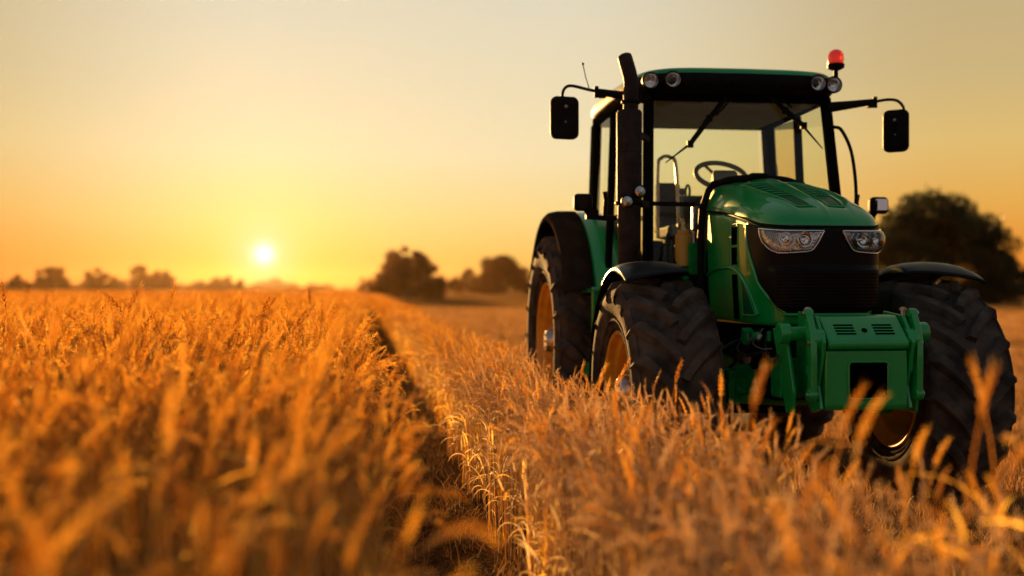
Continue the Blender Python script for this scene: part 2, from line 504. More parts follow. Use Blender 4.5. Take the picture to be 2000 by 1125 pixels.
g = G(); S = [SL * (i / 220 - .5) for i in range(221)]
rr = [math.sin(math.pi / 2 * j / 34) for j in range(35)]
rr = [j / 70 for j in range(56)] + [1 - (1 - .7857) * (1 - j / 16) ** 1.9 for j in range(1, 17)]
g.grid([[hood_pt(s, max(r, .004)) for r in rr] + [Vector(body(s, seam(outline(s)[0].x) - .004, -.012))] for s in S])
hood = obj("hood", g, M['green'], T, smooth=60, solid=.006, soff=0)
# recessed louvre panels on the hood
def hood_xy(x, y, off):
    # find z on the hood above (x, y): march along the rays from the spine
    xs = min(x, .16)
    if x <= .16:
        # outline point with same x
        w = interp(OUT[:5], x); r = abs(y) / w; s = -(SM - 0) if False else None
        lo_, hi_ = -SM, 0.0
        for _ in range(30):
            m = (lo_ + hi_) / 2
            if outline(m)[0].x < x: lo_ = m
            else: hi_ = m
        s = lo_ * (1 if y < 0 else -1)
        return hood_pt(s, min(r, 1), off)
    a = math.atan2(y, x - .16); lo_, hi_ = -SM, SM
    for _ in range(34):
        m = (lo_ + hi_) / 2; p = outline(m)[0]
        if math.atan2(p.y, max(p.x - .16, 1e-5) if p.x > .16 else p.x - .16) < a: lo_ = m
        else: hi_ = m
    p = outline(lo_)[0]; r = math.hypot(x - .16, y) / max(1e-5, math.hypot(p.x - .16, p.y))
    return hood_pt(lo_, min(r, 1), off)
for sy in (-1, 1):
    g = G(); gl = G()
    def corner(u, v):     # u along x, v across
        x = lerp(-.22, .475, u); yi = lerp(.075, .052, u); yo = lerp(.235, .148, u)
        return x, sy * lerp(yi, yo, v)
    rows = []
    for i in range(15):
        row = []
        for j in range(7):
            x, y = corner(i / 14, j / 6); row.append(hood_xy(x, y, .0065))
        rows.append(row)
    g.grid(rows)
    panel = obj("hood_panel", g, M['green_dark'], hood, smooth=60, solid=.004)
    # frame lip around it
    loop = [corner(i / 14, 0) for i in range(15)] + [corner(1, j / 6) for j in range(1, 7)] + [corner(1 - i / 14, 1) for i in range(1, 15)] + [corner(0, 1 - j / 6) for j in range(1, 6)]
    pts = [hood_xy(x, y, .008) for x, y in loop]; pts.append(pts[0])
    g = G().tube(pts, .0065, 8, caps=False)
    for i in range(6):
        u = .12 + i * .1
        a = hood_xy(*corner(u, .12), .011); b = hood_xy(*corner(u, .88), .011); m_ = hood_xy(*corner(u, .5), .012)
        g.tube([a, m_, b], .0045, 6)
    obj("panel_frame", g, M['green'], hood, smooth=50)

# ---- green body under the seam and the black nose cowl
def cowl_x(z):   # how far back (arc length from the middle) the black cowl reaches at height z
    return interp([(1.19, .20), (1.205, .25), (1.23, .29), (1.30, .36), (1.38, .445), (1.46, .49), (1.54, .545), (1.60, .585), (1.66, .60), (1.78, .605)], z)
g = G()
rows = []
for s in S:
    zs = seam(outline(s)[0].x) - .012
    rows.append([body(s, lerp(ZB, zs, j / 26), 0.0) for j in range(27)])
g.grid(rows)
lower = obj("side_panel", g, M['green'], T, smooth=60, solid=.012)
def cowl_off(s, z):
    step = .022 * max(0, min(1, (1.475 - z) / .02)) * max(0, min(1, (.36 - abs(s)) / .05)) * max(0, min(1, (z - 1.20) / .03))
    return .014 + step
g = G(); NZ = 44; NS = 60; rows = []
for j in range(NZ):
    z0 = lerp(1.20, 1.70, j / (NZ - 1)); row = []
    for i in range(NS + 1):
        t = 2 * i / NS - 1; W = cowl_x(z0); s = t * W
        ztop = seam(outline(s)[0].x) - .018
        z = lerp(1.20, ztop, j / (NZ - 1)); W = cowl_x(z); s = t * W
        row.append(body(s, z, cowl_off(s, z)))
    rows.append(row)
g.grid(rows)
cowl = obj("nose_cowl", g, M['cowl'], T, smooth=50, solid=.010)
# lower grille mesh bars, very dark
g = G()
for k in range(12):
    z = 1.235 + k * .0195
    g.tube([body(s, z, .038) for s in [(-.30 + .6 * i / 24) for i in range(25)]], .0016, 5)
obj("grille_mesh", g, M['slot'], cowl)
# green lip that frames the cowl
pts = []
zz = [1.735 - i * .0135 for i in range(40)]
for z in zz: pts.append(body(-cowl_x(z) - .006, z, .010))
bot = [body(s, 1.195, .012) for s in [-.27 + .54 * i / 20 for i in range(21)]]
pts2 = pts + bot + [Vector((p.x, -p.y, p.z)) for p in reversed(pts)]
g = G().tube(pts2, .012, 10)
obj("cowl_surround", g, M['green'], cowl, smooth=60)
g = G().tube([body(s, seam(outline(s)[0].x) - .006, .004) for s in S], .009, 8)
obj("hood_seam", g, M['black'], hood, smooth=60)

# ---- headlights
def lamp_edges(v):   # v 0 top .. 1 bottom -> arc length inner, outer
    inner = interp([(0, .055), (.5, .085), (.85, .112), (.95, .125), (1, .15)], v)
    outer = interp([(0, .435), (.3, .425), (.6, .395), (.85, .35), (.95, .325), (1, .295)], v)
    return inner, outer
for sy in (-1, 1):
    hl = empty("headlight", (0, 0, 0), 0, T)
    def patch(off0, bulge, n=30, m=14, shrink=0.0):
        rows = []
        for j in range(m + 1):
            v = j / m; a, b = lamp_edges(v); row = []
            for i in range(n + 1):
                u = i / n; s = sy * lerp(a + shrink, b - shrink, u)
                zt = seam(outline(s)[0].x) - .030; z = lerp(zt - shrink, zt - .132 + shrink + .012 * (1 - u), v)
                row.append(body(s, z, off0 + bulge * math.sin(math.pi * u) ** .5 * math.sin(math.pi * v) ** .5))
            rows.append(row)
        return rows
    g = G().grid(patch(.0175, 0)); obj("reflector", g, M['reflector'], hl, smooth=60)
    rows = patch(.022, .040)
    g = G().grid(rows); obj("lens", g, M['lens'], hl, smooth=60)
    edge_ = rows[0] + [r[-1] for r in rows[1:]] + rows[-1][-2::-1] + [r[0] for r in rows[-2:0:-1]]
    e2 = [Vector(p) for p in edge_]; e2.append(e2[0])
    obj("bezel", G().tube(e2, .006, 8, caps=False), M['chrome'], hl, smooth=60)
    # round lamp bowls inside
    for (sc_, zc, rad_) in ((.165, 1.628, .047), (.265, 1.634, .040)):
        c = body(sy * sc_, zc, .020); _, n = outline(sy * sc_)
        tng = Vector((-n.y, n.x, 0)); g = G(); rows = []
        for (rr_, d) in ((rad_, .022), (rad_ * .97, .030), (rad_ * .90, .022), (rad_ * .7, .010), (rad_ * .4, .004), (rad_ * .16, .003), (rad_ * .14, .020), (.001, .022)):
            rows.append([c + (tng * math.cos(a) + Vector((0, 0, 1)) * math.sin(a)) * rr_ + n * d for a in [2 * math.pi * k / 24 for k in range(24)]])
        g.grid(rows, cv=True); obj("lamp_bowl", g, M['chrome'], hl, smooth=40)
    g = G()
    for k in range(7):
        s0 = sy * (.318 + k * .012)
        g.tube([body(s0, 1.685, .022), body(s0 - sy * .02, 1.60 + k * .008, .022)], .003, 5)
    obj("reflector_rib", g, M['steel'], hl)

# ---- vents and pressings on the flanks (slots sit in the skin)
for sy in (-1, 1):
    g = G()
    def slot(x, z0, z1, w=.016):
        lo_, hi_ = -SM, 0.0
        for _ in range(30):
            m = (lo_ + hi_) / 2
            if outline(m)[0].x < x: lo_ = m
            else: hi_ = m
        a = body(lo_, z0, .003); b = body(lo_, z1, .003)
        g.bar((a.x, a.y * -sy, a.z), (b.x, b.y * -sy, b.z), w, .012, up=(0, 1, 0))
    for k in range(3):
        x = .02 + k * .036
        slot(x, 1.62, 1.735); slot(x, 1.495, 1.605); slot(x, 1.155, 1.435)
    obj("side_vent", g, M['slot'], lower, bevel=.004)
    g = G()
    # lip round the vents
    for (za, zb, xa, xb) in ((1.48, 1.75, -.005, .118), (1.14, 1.45, -.005, .118)):
        cs = []
        for x, z in ((xa, za), (xa, zb), (xb, zb), (xb, za), (xa, za)):
            cs.append((x, z))
        pts = []
        for (x0, z0), (x1, z1) in zip(cs, cs[1:]):
            for i in range(6):
                t = i / 6; x, z = lerp(x0, x1, t), lerp(z0, z1, t)
                s = -SM + (x + .56); p = body(s, z, .002); pts.append((p.x, p.y * -sy, p.z))
        pts.append(pts[0]); g.tube(pts, .0035, 6, caps=False)
    obj("vent_lip", g, M['green'], lower, smooth=60)
    # arched pressing above the lower flank and a sunk triangular field behind the cowl
    g = G()
    def flank(x, z, off):
        s = -SM + (x + .56); p = body(s, z, off); return Vector((p.x, p.y * -sy, p.z))
    arch = [flank(x, z, .004) for x, z in [(-.56, 1.44), (-.4, 1.47), (-.2, 1.48), (0, 1.475), (.12, 1.45), (.22, 1.40), (.31, 1.33), (.38, 1.25), (.42, 1.19)]]
    g.tube(catmull(arch, 6), .011, 8)
    obj("flank_ridge", g, M['green'], lower, smooth=60)
    g = G()
    tri = []
    for i in range(13):
        v = i / 12; z = lerp(1.185, 1.40, v); x1 = interp([(0, .385), (.1, .375), (.6, .29), (1, .205)], v); row = []
        for j in range(9): row.append(flank(lerp(.175, x1, j / 8), z, .0035))
        tri.append(row)
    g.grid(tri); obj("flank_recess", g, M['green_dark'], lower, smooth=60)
    lip = tri[0] + [r[-1] for r in tri[1:]] + tri[-1][::-1] + [r[0] for r in tri[::-1][1:]]
    obj("recess_lip", G().tube(lip, .0055, 8, caps=False), M['green'], lower, smooth=60)

# ---- black seal that arches over the back of the hood
g = G(); pts = []
arc_ = []
for s_, r_ in [(-SM, 1)] + [(-SM, 1 - k / 10) for k in range(1, 10)]:
    arc_.append(hood_pt(s_, r_))
arc_ = arc_ + [Vector((p.x, -p.y, p.z)) for p in reversed(arc_)]
c0 = Vector((-.56, 0, 1.7))
up = [Vector((-.575, (p.y) * 1.09, (p.z - 1.7) * 1.05 + 1.71)) for p in arc_]
leg_ = [Vector((-.575, -.405, z)) for z in (1.12, 1.3, 1.5, 1.7)]
pts = leg_ + up + [Vector((p.x, -p.y, p.z)) for p in reversed(leg_)]
g.tube(pts, .024, 10)
rows = [[Vector((x, p.y * k, (p.z - 1.5) * k + 1.5)) for p in pts] for x, k in ((-.56, .97), (-.60, 1.0), (-.66, 1.0), (-.70, .96))]
g.grid(rows)
obj("hood_seal", g, M['black'], T, smooth=50)

# ---- engine, chassis, axle
g = G()
g.box((-.30, 0, .93), (1.5, .56, .50)); g.box((-1.5, 0, .95), (1.6, .5, .5)); g.box((.45, 0, 1.00), (.7, .40, .22))
g.box((-.2, 0, 1.35), (.66, .5, .5)); g.box((-1.0, 0, .62), (.5, .6, .3))
obj("engine_block", g, M['chassis'], T, bevel=.02)
g = G()
g.tube([(0, -.60, .70), (0, -.35, .74), (0, 0, .76), (0, .35, .74), (0, .60, .70)], [.105, .12, .16, .12, .105], 20)
g.cyl((0, -.66, .70), (0, -.52, .70), .16, n=24); g.cyl((0, .52, .70), (0, .66, .70), .16, n=24)
g.box((.0, 0, .87), (.32, .30, .16)); g.cyl((.17, -.42, .72), (.17, .42, .72), .030, n=14)
g.box((.07, -.36, .74), (.2, .2, .21)); g.box((.07, .36, .74), (.2, .2, .21))
obj("front_axle", g, M['green_dull'], T, bevel=.012)
g = G()
g.cyl((-2.62, -.6, RR), (-2.62, .6, RR), .14, n=24); g.box((-2.5, 0, .92), (.7, .55, .55)); g.box((-3.1, 0, .8), (.5, .4, .4))
obj("rear_axle", g, M['green_dull'], T, bevel=.02)
g = G()
rnd = random.Random(4)
for k, (a, b, c, d) in enumerate([((.30, -.30, 1.10), (.38, -.40, 1.02), (.25, -.43, .92), (.08, -.42, .86)), ((.34, -.28, 1.08), (.55, -.36, .98), (.70, -.38, .93), (.84, -.40, .97)),
                     ((.2, -.25, 1.12), (.24, -.42, 1.0), (.4, -.44, .95), (.62, -.40, .98)), ((.3, .30, 1.10), (.38, .42, 1.02), (.25, .46, .92), (.08, .44, .86)), ((.1, -.3, 1.05), (.12, -.47, .98), (.1, -.5, .86), (.02, -.5, .8))]):
    g.tube(catmull([a, b, c, d], 8), .009 if k else .012, 8)
split_obj("hydraulic_hose", g, M['hose'], T, smooth=60)
g = G()
g.tube(catmull([(.42, -.33, 1.11), (.44, -.40, 1.03), (.60, -.41, 1.0), (.8, -.42, 1.01)], 8), .004, 6)
g.tube(catmull([(.40, -.42, 1.08), (.45, -.43, 1.04), (.52, -.40, 1.09)], 8), .004, 6)
split_obj("cable", g, M['wire'], T)
g = G()
g.box((.34, -.40, 1.06), (.07, .06, .09), Matrix.Rotation(.3, 3, 'Y')); g.box((.50, -.40, 1.075), (.10, .05, .03), Matrix.Rotation(-.4, 3, 'Z'))
g.cyl((.60, -.36, 1.04), (.60, -.36, 1.10), .015, n=8)
split_obj("hose_bracket", g, M['green_dull'], T, bevel=.006)
g = G(); g.cyl((.40, -.40, .93), (.44, -.44, .93), .028, n=12); g.cyl((.56, -.40, 1.075), (.58, -.42, 1.045), .014, n=8); g.cyl((.30, -.41, .94), (.33, -.45, .935), .02, n=10)
split_obj("hose_fitting", g, M['steel'], T, smooth=40)

# ---- engine-side fittings seen between the exhaust and the hood
g = G(); g.cyl((-.68, -.50, 1.50), (-.68, -.50, 1.72), .055, n=20); g.cyl((-.68, -.50, 1.72), (-.68, -.50, 1.75), .04, n=20)
obj("fluid_reservoir", g, M['amber'], T, bevel=.006)
g = G(); g.box((-.66, -.42, 1.55), (.10, .12, .22)); g.box((-.72, -.58, 1.46), (.14, .22, .10)); g.cyl((-.62, -.48, 1.42), (-.62, -.62, 1.42), .03, n=12)
split_obj("valve_block", g, M['green_dull'], T, bevel=.01)
g = G()
for k in range(6):
    y = -.43 - k * .035
    g.tube(catmull([(-.70, y, 1.30), (-.66, y - .02, 1.48), (-.70 - .02 * k, y + .03, 1.62 + .02 * k), (-.78, y + .05, 1.70)], 6), .011, 8)
split_obj("engine_hose", g, M['hose'], T, smooth=60)
g = G(); g.box((-.66, -.425, 1.83), (.05, .04, .16)); g.cyl((-.64, -.43, 1.62), (-.64, -.43, 1.74), .016, n=10); g.cyl((-.64, -.46, 1.54), (-.64, -.46, 1.60), .02, n=10)
split_obj("filter_housing", g, M['steel'], T, bevel=.006)

g = G(); g.box((-3.35, 0, .95), (.3, .62, .55)); g.box((-3.3, 0, .55), (.5, .2, .14))  # unseen hitch shape added to stop low sun passing under the tractor
for sy in (-1, 1): g.bar((-3.1, sy * .25, .70), (-3.9, sy * .42, .42), .05, .10); g.bar((-3.35, sy * .34, 1.25), (-3.75, sy * .40, .55), .05, .05)
obj("hitch_sun_block", g, M['black'], T, bevel=.01)

# ---- front linkage housing
g = G()
g.prism([(.86, .70), (1.085, .69), (1.10, .71), (1.10, 1.015), (.86, 1.015)], -.235, .235)
fl = obj("front_linkage", g, M['green'], T, bevel=.012, seg=3)
g = G()
g.prism([(.80, 1.02), (1.118, 1.02), (1.132, 1.035), (1.132, 1.062), (1.118, 1.075), (1.00, 1.185), (.97, 1.20), (.80, 1.20)], -.228, .228)
obj("linkage_cover", g, M['green'], fl, bevel=.010, seg=3)
# square opening: thin black plate painted for the shade inside, rounded rim
def rrect(cy, cz, hy, hz, r, n=6):
    p = []
    for (sx, sz, a0) in ((1, 1, 0), (-1, 1, 90), (-1, -1, 180), (1, -1, 270)):
        for i in range(n + 1):
            a = R(a0 + 90 * i / n); p.append((cy + sx * (hy - r) + r * math.cos(a), cz + sz * (hz - r) + r * math.sin(a)))
    return p
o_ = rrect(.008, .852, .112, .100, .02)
g = G(); g.prism(rrect(.008, .852, .106, .094, .018), 1.098, 1.1035, 'yz'); obj("opening_shade", g, M['slot'], fl)
pts = [Vector((1.103, y, z)) for y, z in o_]; pts.append(pts[0])
obj("opening_rim", G().tube(pts, .006, 8, caps=False), M['green'], fl, smooth=60)
g = G()
dx, dz = 1.118 - 1.00, 1.075 - 1.185; L_ = math.hypot(dx, dz); ux, uz = dx / L_, dz / L_; nx, nz = -uz, ux
for sy in (-1, 1):
    for k in range(4):
        t = .055 + k * .022; x, z = 1.00 + ux * t + nx * .001, 1.185 + uz * t + nz * .001
        g.bar((x, sy * .055, z), (x, sy * .165, z), .004, .009, up=(ux, 0, uz))
g.cyl((1.00 + ux * .095, 0, 1.185 + uz * .095), (1.00 + ux * .095 + nx * .003, 0, 1.185 + uz * .095 + nz * .003), .016, n=16)
obj("cover_slot", g, M['slot'], fl)
# side plates, pivots and arms
for sy in (-1, 1):
    la = empty("linkage_arm", (0, 0, 0), 0, T)
    g = G()
    g.prism([(.78, 1.22), (1.02, 1.20), (1.135, 1.06), (1.115, .98), (1.06, .82), (1.10, .70), (.98, .67), (.78, .80)], sy * .242, sy * .262)
    g.prism([(.66, 1.12), (.86, 1.10), (.98, .78), (.96, .66), (.86, .66)], sy * .345, sy * .365)
    obj("side_plate", g, M['green'], la, bevel=.006)
    g = G()
    # cranked lift arm
    pth = [(1.02, 1.215), (1.055, 1.13), (1.075, 1.06), (1.085, .96), (1.085, .86), (1.080, .775)]
    wds = [.020, .034, .036, .028, .026, .030]
    l_, r_ = [], []
    for i, (x, z) in enumerate(pth):
        a = pth[max(0, i - 1)]; b = pth[min(len(pth) - 1, i + 1)]; d = Vector((b[0] - a[0], b[1] - a[1])).normalized()
        l_.append((x - d.y * wds[i], z + d.x * wds[i])); r_.append((x + d.y * wds[i], z - d.x * wds[i]))
    g.prism(l_ + r_[::-1], sy * .283, sy * .318)
    g.cyl((1.080, sy * .278, .775), (1.080, sy * .325, .775), .034, n=24)
    g.cyl((1.02, sy * .276, 1.212), (1.02, sy * .322, 1.212), .026, n=20)
    obj("lift_arm", g, M['green'], la, bevel=.005, label="cranked lift arm pinned to the side plate")
    g = G()
    g.cyl((1.05, sy * .235, 1.07), (1.05, sy * .30, 1.07), .062, n=28)
    g.cyl((.93, sy * .235, 1.10), (.93, sy * .40, 1.10), .040, n=24)
    g.cyl((.92, sy * .37, 1.10), (.92, sy * .43, 1.10), .060, n=24)
    g.cyl((1.0, sy * .235, .90), (1.0, sy * .30, .90), .024, n=16)
    split_obj("pivot_boss", g, M['green'], la, bevel=.006)
    g = G()
    for (x, z, y0) in ((1.080, .775, .325), (1.02, 1.212, .322), (1.078, 1.055, .318)):
        g.cyl((x, sy * y0, z), (x, sy * (y0 + .012), z), .012, n=10)
    g.cyl((.96, sy * .275, 1.20), (.96, sy * .275, 1.245), .014, n=10); g.cyl((.96, sy * .275, 1.228), (.96, sy * .275, 1.240), .022, n=6)
    split_obj("pin", g, M['steel'], la, smooth=40)
g = G(); g.box((.76, 0, .98), (.22, .44, .30)); g.box((.72, -.30, .84), (.16, .14, .22)); g.box((.72, .30, .84), (.16, .14, .22))
obj("linkage_frame", g, M['green_dull'], T, bevel=.012)

# ---- fenders
def arc_shell(cx, cz, rad_, a0, a1, prof, n=40, taper=None):
    """prof: list of (y, dr) across; returns rows"""
    rows = []
    for k in range(n + 1):
        t = k / n; a = R(lerp(a0, a1, t)); row = []
        for (y, dr) in prof:
            r = rad_ + dr
            if taper: y, r = taper(t, y, r)
            row.append((cx + r * math.cos(a), y, cz + r * math.sin(a)))
        rows.append(row)
    return rows
for sy in (-1, 1):
    ys = [(.70, -.085), (.702, -.045), (.712, -.014), (.74, .000), (.80, .010), (.88, .016), (.96, .014), (1.04, .006), (1.10, -.008), (1.135, -.026), (1.145, -.050)]
    rows = []
    for k in range(49):
        t = k / 48; row = []
        for (y, dr) in ys:
            u = max(0, min(1, (y - .70) / .44))
            a0 = 76 - 13 * u                      # the front lip sweeps forward to a point on the outer side
            a = R(lerp(a0, 194, t)); drop = .030 * max(0, 1 - t / .22) ** 2 * (1 - .3 * u)
            r = .80 + dr * (1 - .6 * max(0, 1 - t / .12)) - drop
            row.append((-.01 + r * math.cos(a), sy * y, .705 + r * math.sin(a)))
        rows.append(row)
    g = G().grid(rows)
    ff = obj("front_fender", g, M['black_gloss'], T, smooth=50, solid=.012)
    g = G(); g.tube([(-.25, sy * .45, 1.02), (-.38, sy * .62, 1.22), (-.40, sy * .75, 1.38)], .024, 10); g.box((-.36, sy * .72, 1.40), (.12, .22, .03))
    obj("fender_bracket", g, M['black'], ff, smooth=40)
    prof = [(sy * .60, -.30), (sy * .60, -.02), (sy * .63, 0), (sy * .80, .015), (sy * .93, .010)]
    g = G().grid(arc_shell(-2.60, .93, 1.055, 8, 150, prof, 44))
    rf = obj("rear_fender", g, M['green'], T, smooth=50, solid=.014)
    prof = [(sy * .925, .020), (sy * 1.06, .018), (sy * 1.12, .004), (sy * 1.145, -.02), (sy * 1.15, -.07)]
    g = G().grid(arc_shell(-2.60, .93, 1.055, 22, 165, prof, 44))
    obj("fender_extension", g, M['fender'], rf, smooth=50, solid=.016)
    # access steps
    g = G()
    g.prism([(-1.80, .68), (-1.45, .68), (-1.38, .74), (-1.38, 1.34), (-1.44, 1.36), (-1.44, .78), (-1.80, .78)], sy * .93, sy * .99)
    g.box((-1.60, sy * .82, 1.33), (.46, .34, .03)); g.box((-1.41, sy * .84, 1.05), (.03, .24, .60))
    st_ = obj("cab_step", g, M['green'], T, bevel=.008)
    g = G()
    for z in (.74, 1.02, 1.28): g.box((-1.60, sy * .86, z), (.36, .22, .025))
    split_obj("step_tread", g, M['black'], st_, bevel=.004)
    g = G(); g.box((-1.45, sy * .62, .95), (1.0, .30, .50))
    obj("fuel_tank", g, M['black'], T, bevel=.05, seg=4)

# ---- cab
g = G()
for sy in (-1, 1):
    g.bar((-.78, sy * .725, 1.30), (-1.00, sy * .662, 2.74), .065, .07, up=(0, 1, 0))
    g.bar((-1.72, sy * .80, 1.30), (-1.74, sy * .745, 2.72), .05, .06, up=(0, 1, 0))
    g.bar((-2.34, sy * .80, 1.45), (-2.40, sy * .745, 2.72), .15, .07, up=(0, 1, 0))
    g.bar((-.78, sy * .725, 1.32), (-1.75, sy * .80, 1.32), .06, .06); g.bar((-1.75, sy * .80, 1.32), (-2.36, sy * .80, 1.72), .06, .06)
    g.bar((-1.00, sy * .66, 2.735), (-2.42, sy * .745, 2.735), .07, .07)
g.bar((-.78, -.725, 1.32), (-.78, .725, 1.32), .06, .08); g.bar((-1.0, -.66, 2.735), (-1.0, .66, 2.735), .07, .08)
g.bar((-2.38, -.80, 1.70), (-2.38, .80, 1.70), .06, .10); g.bar((-2.41, -.745, 2.735), (-2.41, .745, 2.735), .07, .07)
cab = obj("cab_frame", g, M['black_matte'], T, bevel=.014, seg=3)
g = G(); g.box((-1.6, 0, 1.18), (1.7, 1.40, .10)); g.box((-2.38, 0, 1.45), (.08, 1.5, .45)); g.box((-.80, 0, 1.36), (.06, .7, .5))
obj("cab_floor", g, M['black'], cab, bevel=.01)
def quad(a, b, c, d): return G().add([a, b, c, d], [(0, 1, 2, 3)])
def wsx(z): return lerp(-.78, -1.0, (z - 1.30) / 1.44)
rows = []
for j in range(9):
    z = lerp(1.40, 2.70, j / 8); hw_ = lerp(.705, .640, j / 8)
    rows.append([(wsx(z) + .03 * math.cos(math.pi / 2 * (i / 8 - 1)), lerp(-hw_, hw_, i / 16), z) for i in range(17)])
obj("windscreen", G().grid(rows), M['glass'], T, smooth=60)
for sy in (-1, 1):
    obj("door_glass", quad((-.85, sy * .735, 1.36), (-1.70, sy * .80, 1.36), (-1.72, sy * .745, 2.70), (-1.02, sy * .685, 2.70)), M['glass'], T, smooth=0, label=None)
    obj("rear_quarter_glass", quad((-1.76, sy * .80, 1.40), (-2.30, sy * .80, 1.74), (-2.36, sy * .75, 2.70), (-1.76, sy * .75, 2.70)), M['glass'], T, smooth=0)
obj("rear_window", quad((-2.39, -.70, 1.75), (-2.39, .70, 1.75), (-2.43, .67, 2.70), (-2.43, -.67, 2.70)), M['glass'], T, smooth=0)

# ---- roof
def roof_ring(z, inset, n=88):
    x0, x1 = -2.72 + inset, -.78 - inset; cx, hx = (x0 + x1) / 2, (x1 - x0) / 2; hy = .80 - inset; out = []
    for k in range(n):
        a = 2 * math.pi * k / n; e = .30
        x = cx + hx * sgnpow(math.cos(a), e); y = hy * sgnpow(math.sin(a), e)
        if x > cx: y *= 1 - .05 * (x - cx) / hx; x -= .05 * (y / hy) ** 2
        else: x += .04 * (y / hy) ** 2
        out.append((x, y, z))
    return out
g = G()
lev = [(2.745, .30), (2.742, .12), (2.748, .05), (2.765, .018), (2.80, .0), (2.835, .002), (2.862, .012), (2.868, .03)]
rows = [roof_ring(z, i) for z, i in lev]; g.grid(rows, cv=True); n0 = len(g.v) - 88; g.f.append(tuple(range(88)))
roof = obj("roof", g, M['black'], T, smooth=45)
g = G()
lev = [(2.866, .022), (2.880, .024), (2.902, .05), (2.920, .12), (2.932, .24), (2.938, .40), (2.940, .6)]
rows = [roof_ring(z, i) for z, i in lev]; g.grid(rows, cv=True); g.f.append(tuple(range(len(g.v) - 88, len(g.v))))
obj("roof_skin", g, M['green'], roof, smooth=50)
g = G(); g.box((-1.70, 0, 2.722), (1.36, 1.30, .04)); obj("headliner", g, M['headliner'], roof, bevel=.015)
g = G()
for y in (-.35, .1): g.box((-1.12, y, 2.70), (.10, .22, .02))
split_obj("visor", g, M['grey'], roof, bevel=.006)
for y in (-.685, -.54, .52, .66):
    wl = empty("work_light", (interp([(.5, -.795), (.54, -.80), (.66, -.845), (.70, -.87)], abs(y)), y, 2.808), 0, T)
    obj("lamp_housing", G().lathe([(.001, -.06), (.050, -.06), (.060, -.02), (.062, .012), (.052, .016)], axis='x', n=28), M['black'], wl, smooth=40)
    obj("reflector", G().lathe([(.001, -.028), (.015, -.027), (.03, -.015), (.048, .010), (.052, .012)], axis='x', n=28), M['chrome'], wl, smooth=50)
    obj("lens", G().lathe([(.001, .022), (.02, .021), (.04, .017), (.051, .011)], axis='x', n=28), M['lens'], wl, smooth=50)
# beacon
bc = empty("beacon", (-1.0, .745, 2.86), 0, T)
obj("base", G().cyl((0, 0, -.04), (0, 0, .09), .017, n=14).lathe([(.001, .085), (.03, .085), (.060, .10), (.063, .125), (.055, .132), (.001, .132)], axis='z', n=28), M['black'], bc, smooth=40)
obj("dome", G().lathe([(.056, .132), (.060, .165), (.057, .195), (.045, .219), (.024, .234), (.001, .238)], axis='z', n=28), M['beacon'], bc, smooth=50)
# antenna
g = G().tube([(-.97, -1.10, 2.76), (-.97, -1.125, 2.84), (-.97, -1.145, 2.93)], .004, 6).sphere((-.97, -1.146, 2.935), .010, 10)
obj("antenna", g, M['black'], T, smooth=50)

# ---- exhaust
ex = empty("exhaust_stack", (0, 0, 0), 0, T)
ey, exx = -.885, -.66
g = G(); g.lathe([(.001, 1.44), (.070, 1.44), (.078, 1.46), (.080, 1.90), (.080, 1.905), (.074, 1.91), (.074, 1.93), (.087, 1.94), (.087, 2.265), (.084, 2.268), (.084, 2.272), (.087, 2.275), (.087, 2.545), (.078, 2.562), (.052, 2.566)], c=(exx, ey, 0), axis='z', n=40)
obj("muffler", g, M['exhaust'], ex, smooth=30)
pts = catmull([(exx, ey + .01, 2.55), (exx, ey + .012, 2.70), (exx, ey + .012, 2.76), (exx - .004, ey + .002, 2.82), (exx - .016, ey - .012, 2.88), (exx - .045, ey - .020, 2.935)], 7)
obj("tail_pipe", G().tube(pts, [.052] * 8 + [.050] * (len(pts) - 8), 24, caps=False), M['exhaust'], ex, smooth=50, solid=.004)
g = G()
for z in (1.93, 2.62): g.lathe([(.060 if z > 2 else .092, z - .012), (.066 if z > 2 else .098, z - .008), (.066 if z > 2 else .098, z + .008), (.060 if z > 2 else .092, z + .012)], c=(exx, ey + (.012 if z > 2 else 0), 0), axis='z', n=32)
g.bar((exx, ey + .07, 1.93), (-.80, -.72, 1.93), .03, .05); g.bar((exx, ey + .07, 2.40), (-.93, -.68, 2.40), .03, .04)
g.bar((-.75, -.70, 1.935), (-.66, -.42, 1.925), .02, .03)
split_obj("clamp", g, M['black'], ex, bevel=.003)
for (x, y, z) in ((-.54, -.84, 2.00), (-.53, -.93, 1.93)):
    fl_ = empty("marker_lamp", (x, y, z), 0, T)
    obj("lamp_housing", G().lathe([(.001, -.05), (.034, -.045), (.042, -.01), (.044, .01), (.038, .014)], axis='x', n=24), M['black'], fl_, smooth=40)
    obj("lens", G().lathe([(.001, .020), (.02, .018), (.037, .010)], axis='x', n=24), M['reflector'], fl_, smooth=50)

